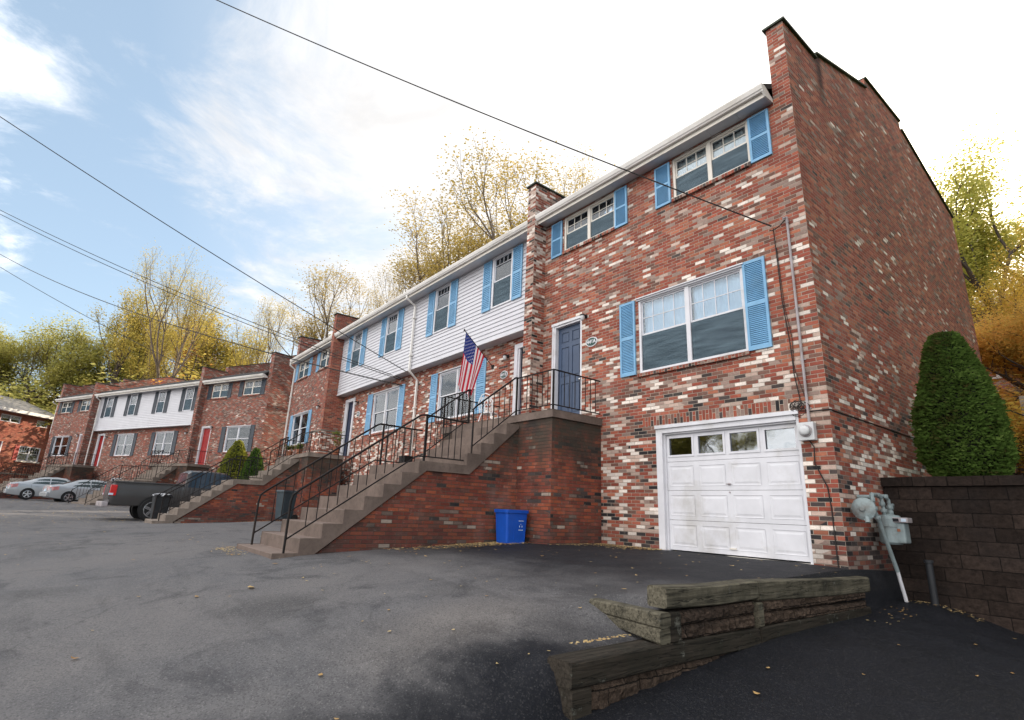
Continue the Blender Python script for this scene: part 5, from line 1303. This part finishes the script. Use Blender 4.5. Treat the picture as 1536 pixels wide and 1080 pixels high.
clipped('cone_arborvitae', 'shorter dark green cone shrub right of the golden one', (-28.9, -1.05, -.3), [(.5, .1), (.66, .7), (.64, 1.6), (.5, 2.5), (.30, 3.2), (.12, 3.6), (.02, 3.7)], 6000, 'leaf_arb', .10, 'core', seed=5, group='cone shrubs between the two rows')
# pots and hanging plant on the landing of the third house
def potted(label, x, y, z, h, r, leaf, grp='potted plants on the landings', rot=0):
    e = empty('potted_plant', label, 'potted plant', (x, y, z), 0, grp)
    b = MB(); b.lathe([(r * .6, 0), (r * .85, r * 1.2), (r * .92, r * 1.2), (r * .9, r * 1.35), (r * .75, r * 1.35)], (0, 0, 0), 'z', 16); b.build('pot', 'pot', e, uv=False)
    rr = random.Random(int(x * 10)); f = MB(); leaf_cloud(f, [(rr.uniform(-r, r) * .9, rr.uniform(-r, r) * .9, r * 1.3 + rr.uniform(.05, h)) for _ in range(16)], 16, .05, .05, rr); f.build('leaves', leaf, e, recalc=False, uv=False)
potted('tall leafy plant in a pot beside the dark navy door', -19.3, -.25, 2.60, .75, .18, 'leaf_pot')
potted('low potted plant on the left landing corner', -22.6, -1.15, 2.60, .28, .17, 'leaf_pot')
potted('small potted plant in the middle of the landing front edge', -20.9, -1.25, 2.60, .22, .15, 'leaf_pot')
b = MB(); b.box(-.06, .06, -.06, .06, 0, 2.9)
o = b.build('wooden_post', 'oldwood', loc=(.55, 12.8, 1.6), uv=False, bevel=.01); tag(o, 'weathered grey wooden post beyond the clipped evergreen', 'post')
# a house glimpsed through the leaves on the right
hb = empty('distant_house', 'distant brown house with a white framed window seen through the orange leaves', 'house', (.2, 26.0, 4.0))
b = MB(); b.box(-5, 6, 0, 8, -3, 7.6); b.build('wall', 'brick_far', hb); b = MB(); b.prism([(-.5, 7.6), (4, 9.6), (8.5, 7.6)], 'x', -5.5, 6.5); b.build('roof', 'shingle_far', hb)
for xx in (-2.75, 1.8): window(hb, xx, xx + 1.5, 3.9, 5.5, -.06, 2, (2, 2), top='blind', low='open')

# ------------------------------------------------------------------ overhead cables
def cable(label, a, c, sag, r):
    a, c = Vector(a), Vector(c); n = 40; b = MB(); b.tube([a.lerp(c, i / n) - Vector((0, 0, sag * 4 * (i / n) * (1 - i / n))) - a for i in range(n + 1)], r, 5)
    o = b.build('overhead_cable', 'wire', loc=a, uv=False); tag(o, label, 'cable', None)
cable('thickest overhead cable, running from the top edge down to the gable house above its conduit', (-.55, -.08, 5.60), (-14.0, -12.3, 16.0), .25, .013)
cable('overhead cable from the left edge down to the downspout between the siding houses', (-14.0, .02, 5.30), (-22.6, -18.6, 16.3), .25, .016)
cable('upper of the twin overhead cables low at the left, ending at the siding house', (-15.0, .40, 5.28), (-31.5, -14.9, 14.2), .35, .014)
cable('lower of the twin overhead cables low at the left, ending at the siding house', (-15.0, .40, 5.22), (-31.5, -14.9, 14.02), .42, .014)
cable('thin overhead cable crossing in front of the orange yellow tree', (-15.1, .40, 5.05), (-60, -18.5, 21.3), 1.0, .024)
x, y = T2(-6.9, -.35); cable('lowest overhead cable at the left edge, ending at the rear row', (x, y, 8.9), (-60, -18.5, 20.3), .3, .022)

# ------------------------------------------------------------------ leaf litter
def litter():
    rr = random.Random(21); b = MB()
    def one(x, y, s, z=None):
        zz = (G(x, y) if z is None else z) + .012; a = rr.uniform(0, 6.283); c, q = math.cos(a), math.sin(a); k = len(b.v); cu = s * rr.uniform(.05, .5)
        pts = [(-1, 0), (-.4, -.55), (.35, -.45), (1, 0), (.3, .5), (-.45, .5)]
        b.v += [(x + (u * c - v * q) * s, y + (u * q + v * c) * s, zz + cu * abs(u) * rr.uniform(.2, 1)) for u, v in pts]; b.f.append(tuple(range(k, k + 6))); b.mi.append(0)
    def area(n, x0, x1, y0, y1, s0, s1, f=None):
        for _ in range(n):
            x, y = rr.uniform(x0, x1), rr.uniform(y0, y1)
            if f and rr.random() > f(x, y): continue
            one(x, y, rr.uniform(s0, s1))
    area(1500, -5.68, -4.9, -4.6, -1.6, .018, .036, lambda x, y: math.exp(-((x + 5.6) / .55) ** 2) * math.exp(-((y + 2.6) / 1.2) ** 2))
    area(500, -5.68, -5.0, -2.4, -1.5, .018, .036, lambda x, y: math.exp(-((x + 5.5) / .3) ** 2))
    area(1500, -4.55, -3.0, -1.6, -.02, .016, .032, lambda x, y: math.exp(-((y + .0) / .55) ** 2))
    area(300, -4.55, -4.1, -1.6, -.05, .012, .026, lambda x, y: math.exp(-((x + 4.55) / .2) ** 2))
    area(320, -8.2, -7.75, -6.5, -4.8, .015, .03); area(90, -8.1, -6.6, -6.6, -6.3, .015, .03)
    area(110, .3, 1.1, 1.25, 1.72, .012, .026, lambda x, y: .8); area(50, .25, .6, -.6, .8, .012, .03, lambda x, y: .5)
    area(260, -8, 0, -6.5, 0, .014, .03, lambda x, y: .5)
    area(420, -24, 3, -11, -1, .016, .04, lambda x, y: .4); area(16, .4, 3.5, -6.5, 1.2, .02, .04)
    area(1500, -52, -22, -14, -5.5, .03, .06, lambda x, y: .6 * math.exp(-((y + 7.5) / 3.0) ** 2) + .15)
    area(300, -22, -17, -3.4, -.5, .02, .04)
    for _ in range(70):
        yy = -4.66 - .75 * rr.random(); one(-.085 - .06 * rr.random() - .25 * (yy + 5.4) * 0, yy, rr.uniform(.012, .024), -.475)
    for _ in range(5): one(rr.uniform(.03, .17), rr.uniform(-3.8, -.2), rr.uniform(.014, .022), -.06 - 0 * 1)
    one(-5.2, -6.3, .05); one(-4.0, -6.9, .07); one(-4.5, -5.3, .03)
    o = b.build('fallen_leaves', 'litter', recalc=False, uv=False); tag(o, 'yellow and tan fallen leaves scattered over the asphalt', 'leaves', kind='stuff')
litter()

# ------------------------------------------------------------------ light, sky, camera
SUN_AZ, SUN_EL = R(-9.3), R(26.6)          # azimuth from +y towards -x
SD = Vector((math.sin(SUN_AZ) * math.cos(SUN_EL), math.cos(SUN_AZ) * math.cos(SUN_EL), math.sin(SUN_EL)))
sl = bpy.data.lights.new('sun', 'SUN'); sl.energy = 4.0; sl.angle = R(.53); sl.color = (1, .86, .68)
so = bpy.data.objects.new('sun', sl); COL.objects.link(so); so.rotation_euler = SD.to_track_quat('Z', 'Y').to_euler()
w = NT('World', True); scene.world = w.o
sky = w.n('ShaderNodeTexSky', sky_type='NISHITA', sun_disc=False, sun_elevation=SUN_EL, sun_rotation=SUN_AZ, altitude=200.0, air_density=1.0, dust_density=1.6, ozone_density=1.2)
dv = w.n('ShaderNodeTexCoord').outputs['Generated']; dx, dy, dz = w.sep(dv)
# clouds lie on a plane high above: direction divided by height
zc = w.m('MAXIMUM', dz, .06); P = w.comb(w.m('DIVIDE', dx, zc), w.m('DIVIDE', dy, zc), 0.0)
n1 = w.noise(P, 1.5, 10, .66, .5); n2 = w.noise(P, .32, 4, .5); n3 = w.noise(P, 2.4, 8, .62, .8)
sdn = w.n('ShaderNodeVectorMath', {0: dv, 1: tuple(SD)}, operation='DOT_PRODUCT').outputs['Value']
near = w.rng(sdn, .36, .90); back = w.rng(w.m('MULTIPLY', dy, -1.0), -.05, .45, 0, 1, True)      # unseen bright cloud bank added behind the viewer to light the facades
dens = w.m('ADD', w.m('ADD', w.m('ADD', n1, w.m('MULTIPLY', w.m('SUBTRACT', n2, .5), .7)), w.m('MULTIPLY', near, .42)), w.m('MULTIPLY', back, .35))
cm = w.rng(dens, .53, .84, 0, 1, True)
tex = w.rng(n3, .34, .66, .84, 1.04)
glow = w.m('POWER', w.m('MAXIMUM', sdn, 0.0), 9.0); halo = w.m('POWER', w.m('MAXIMUM', sdn, 0.0), 60.0)
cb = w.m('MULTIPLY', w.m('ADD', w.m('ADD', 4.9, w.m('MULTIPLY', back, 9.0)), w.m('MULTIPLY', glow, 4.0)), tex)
cc = w.comb(cb, w.m('MULTIPLY', cb, .975), w.m('MULTIPLY', cb, .955))
skyc = w.mix(.55, w.mix(1.0, sky.outputs[0], (1.34, 1.30, 1.24, 1), 'MULTIPLY'), (2.3, 3.0, 3.6, 1))
skyc = w.mix(w.m('MULTIPLY', near, .5), skyc, (5.6, 5.5, 5.3, 1))
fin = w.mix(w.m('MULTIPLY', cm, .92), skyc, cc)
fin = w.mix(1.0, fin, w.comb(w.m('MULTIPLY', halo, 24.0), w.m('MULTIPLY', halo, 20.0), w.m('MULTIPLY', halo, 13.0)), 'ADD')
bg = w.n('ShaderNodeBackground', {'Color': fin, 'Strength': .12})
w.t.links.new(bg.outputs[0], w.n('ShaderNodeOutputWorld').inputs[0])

cam = bpy.data.cameras.new('camera'); co = bpy.data.objects.new('camera', cam); COL.objects.link(co)
cam.sensor_width = 36; cam.lens = 36 * 807.5 / 1536; cam.clip_end = 2000; cam.clip_start = .05
Rm = [(0.62942667, 0.77601275, 0.0403271), (-0.18696761, 0.20161405, -0.96145457), (-0.75423152, 0.59762528, 0.27199051)]
co.matrix_world = Matrix(((Rm[0][0], -Rm[1][0], -Rm[2][0], 3.30512), (Rm[0][1], -Rm[1][1], -Rm[2][1], -8.86499), (Rm[0][2], -Rm[1][2], -Rm[2][2], .54481), (0, 0, 0, 1)))
scene.camera = co
scene.view_settings.view_transform = 'Standard'; scene.view_settings.look = 'None'; scene.view_settings.exposure = 0.98; scene.view_settings.gamma = 1
scene.cycles.max_bounces = 8; scene.cycles.transparent_max_bounces = 16; scene.cycles.diffuse_bounces = 4
scene.cycles.use_denoising = True
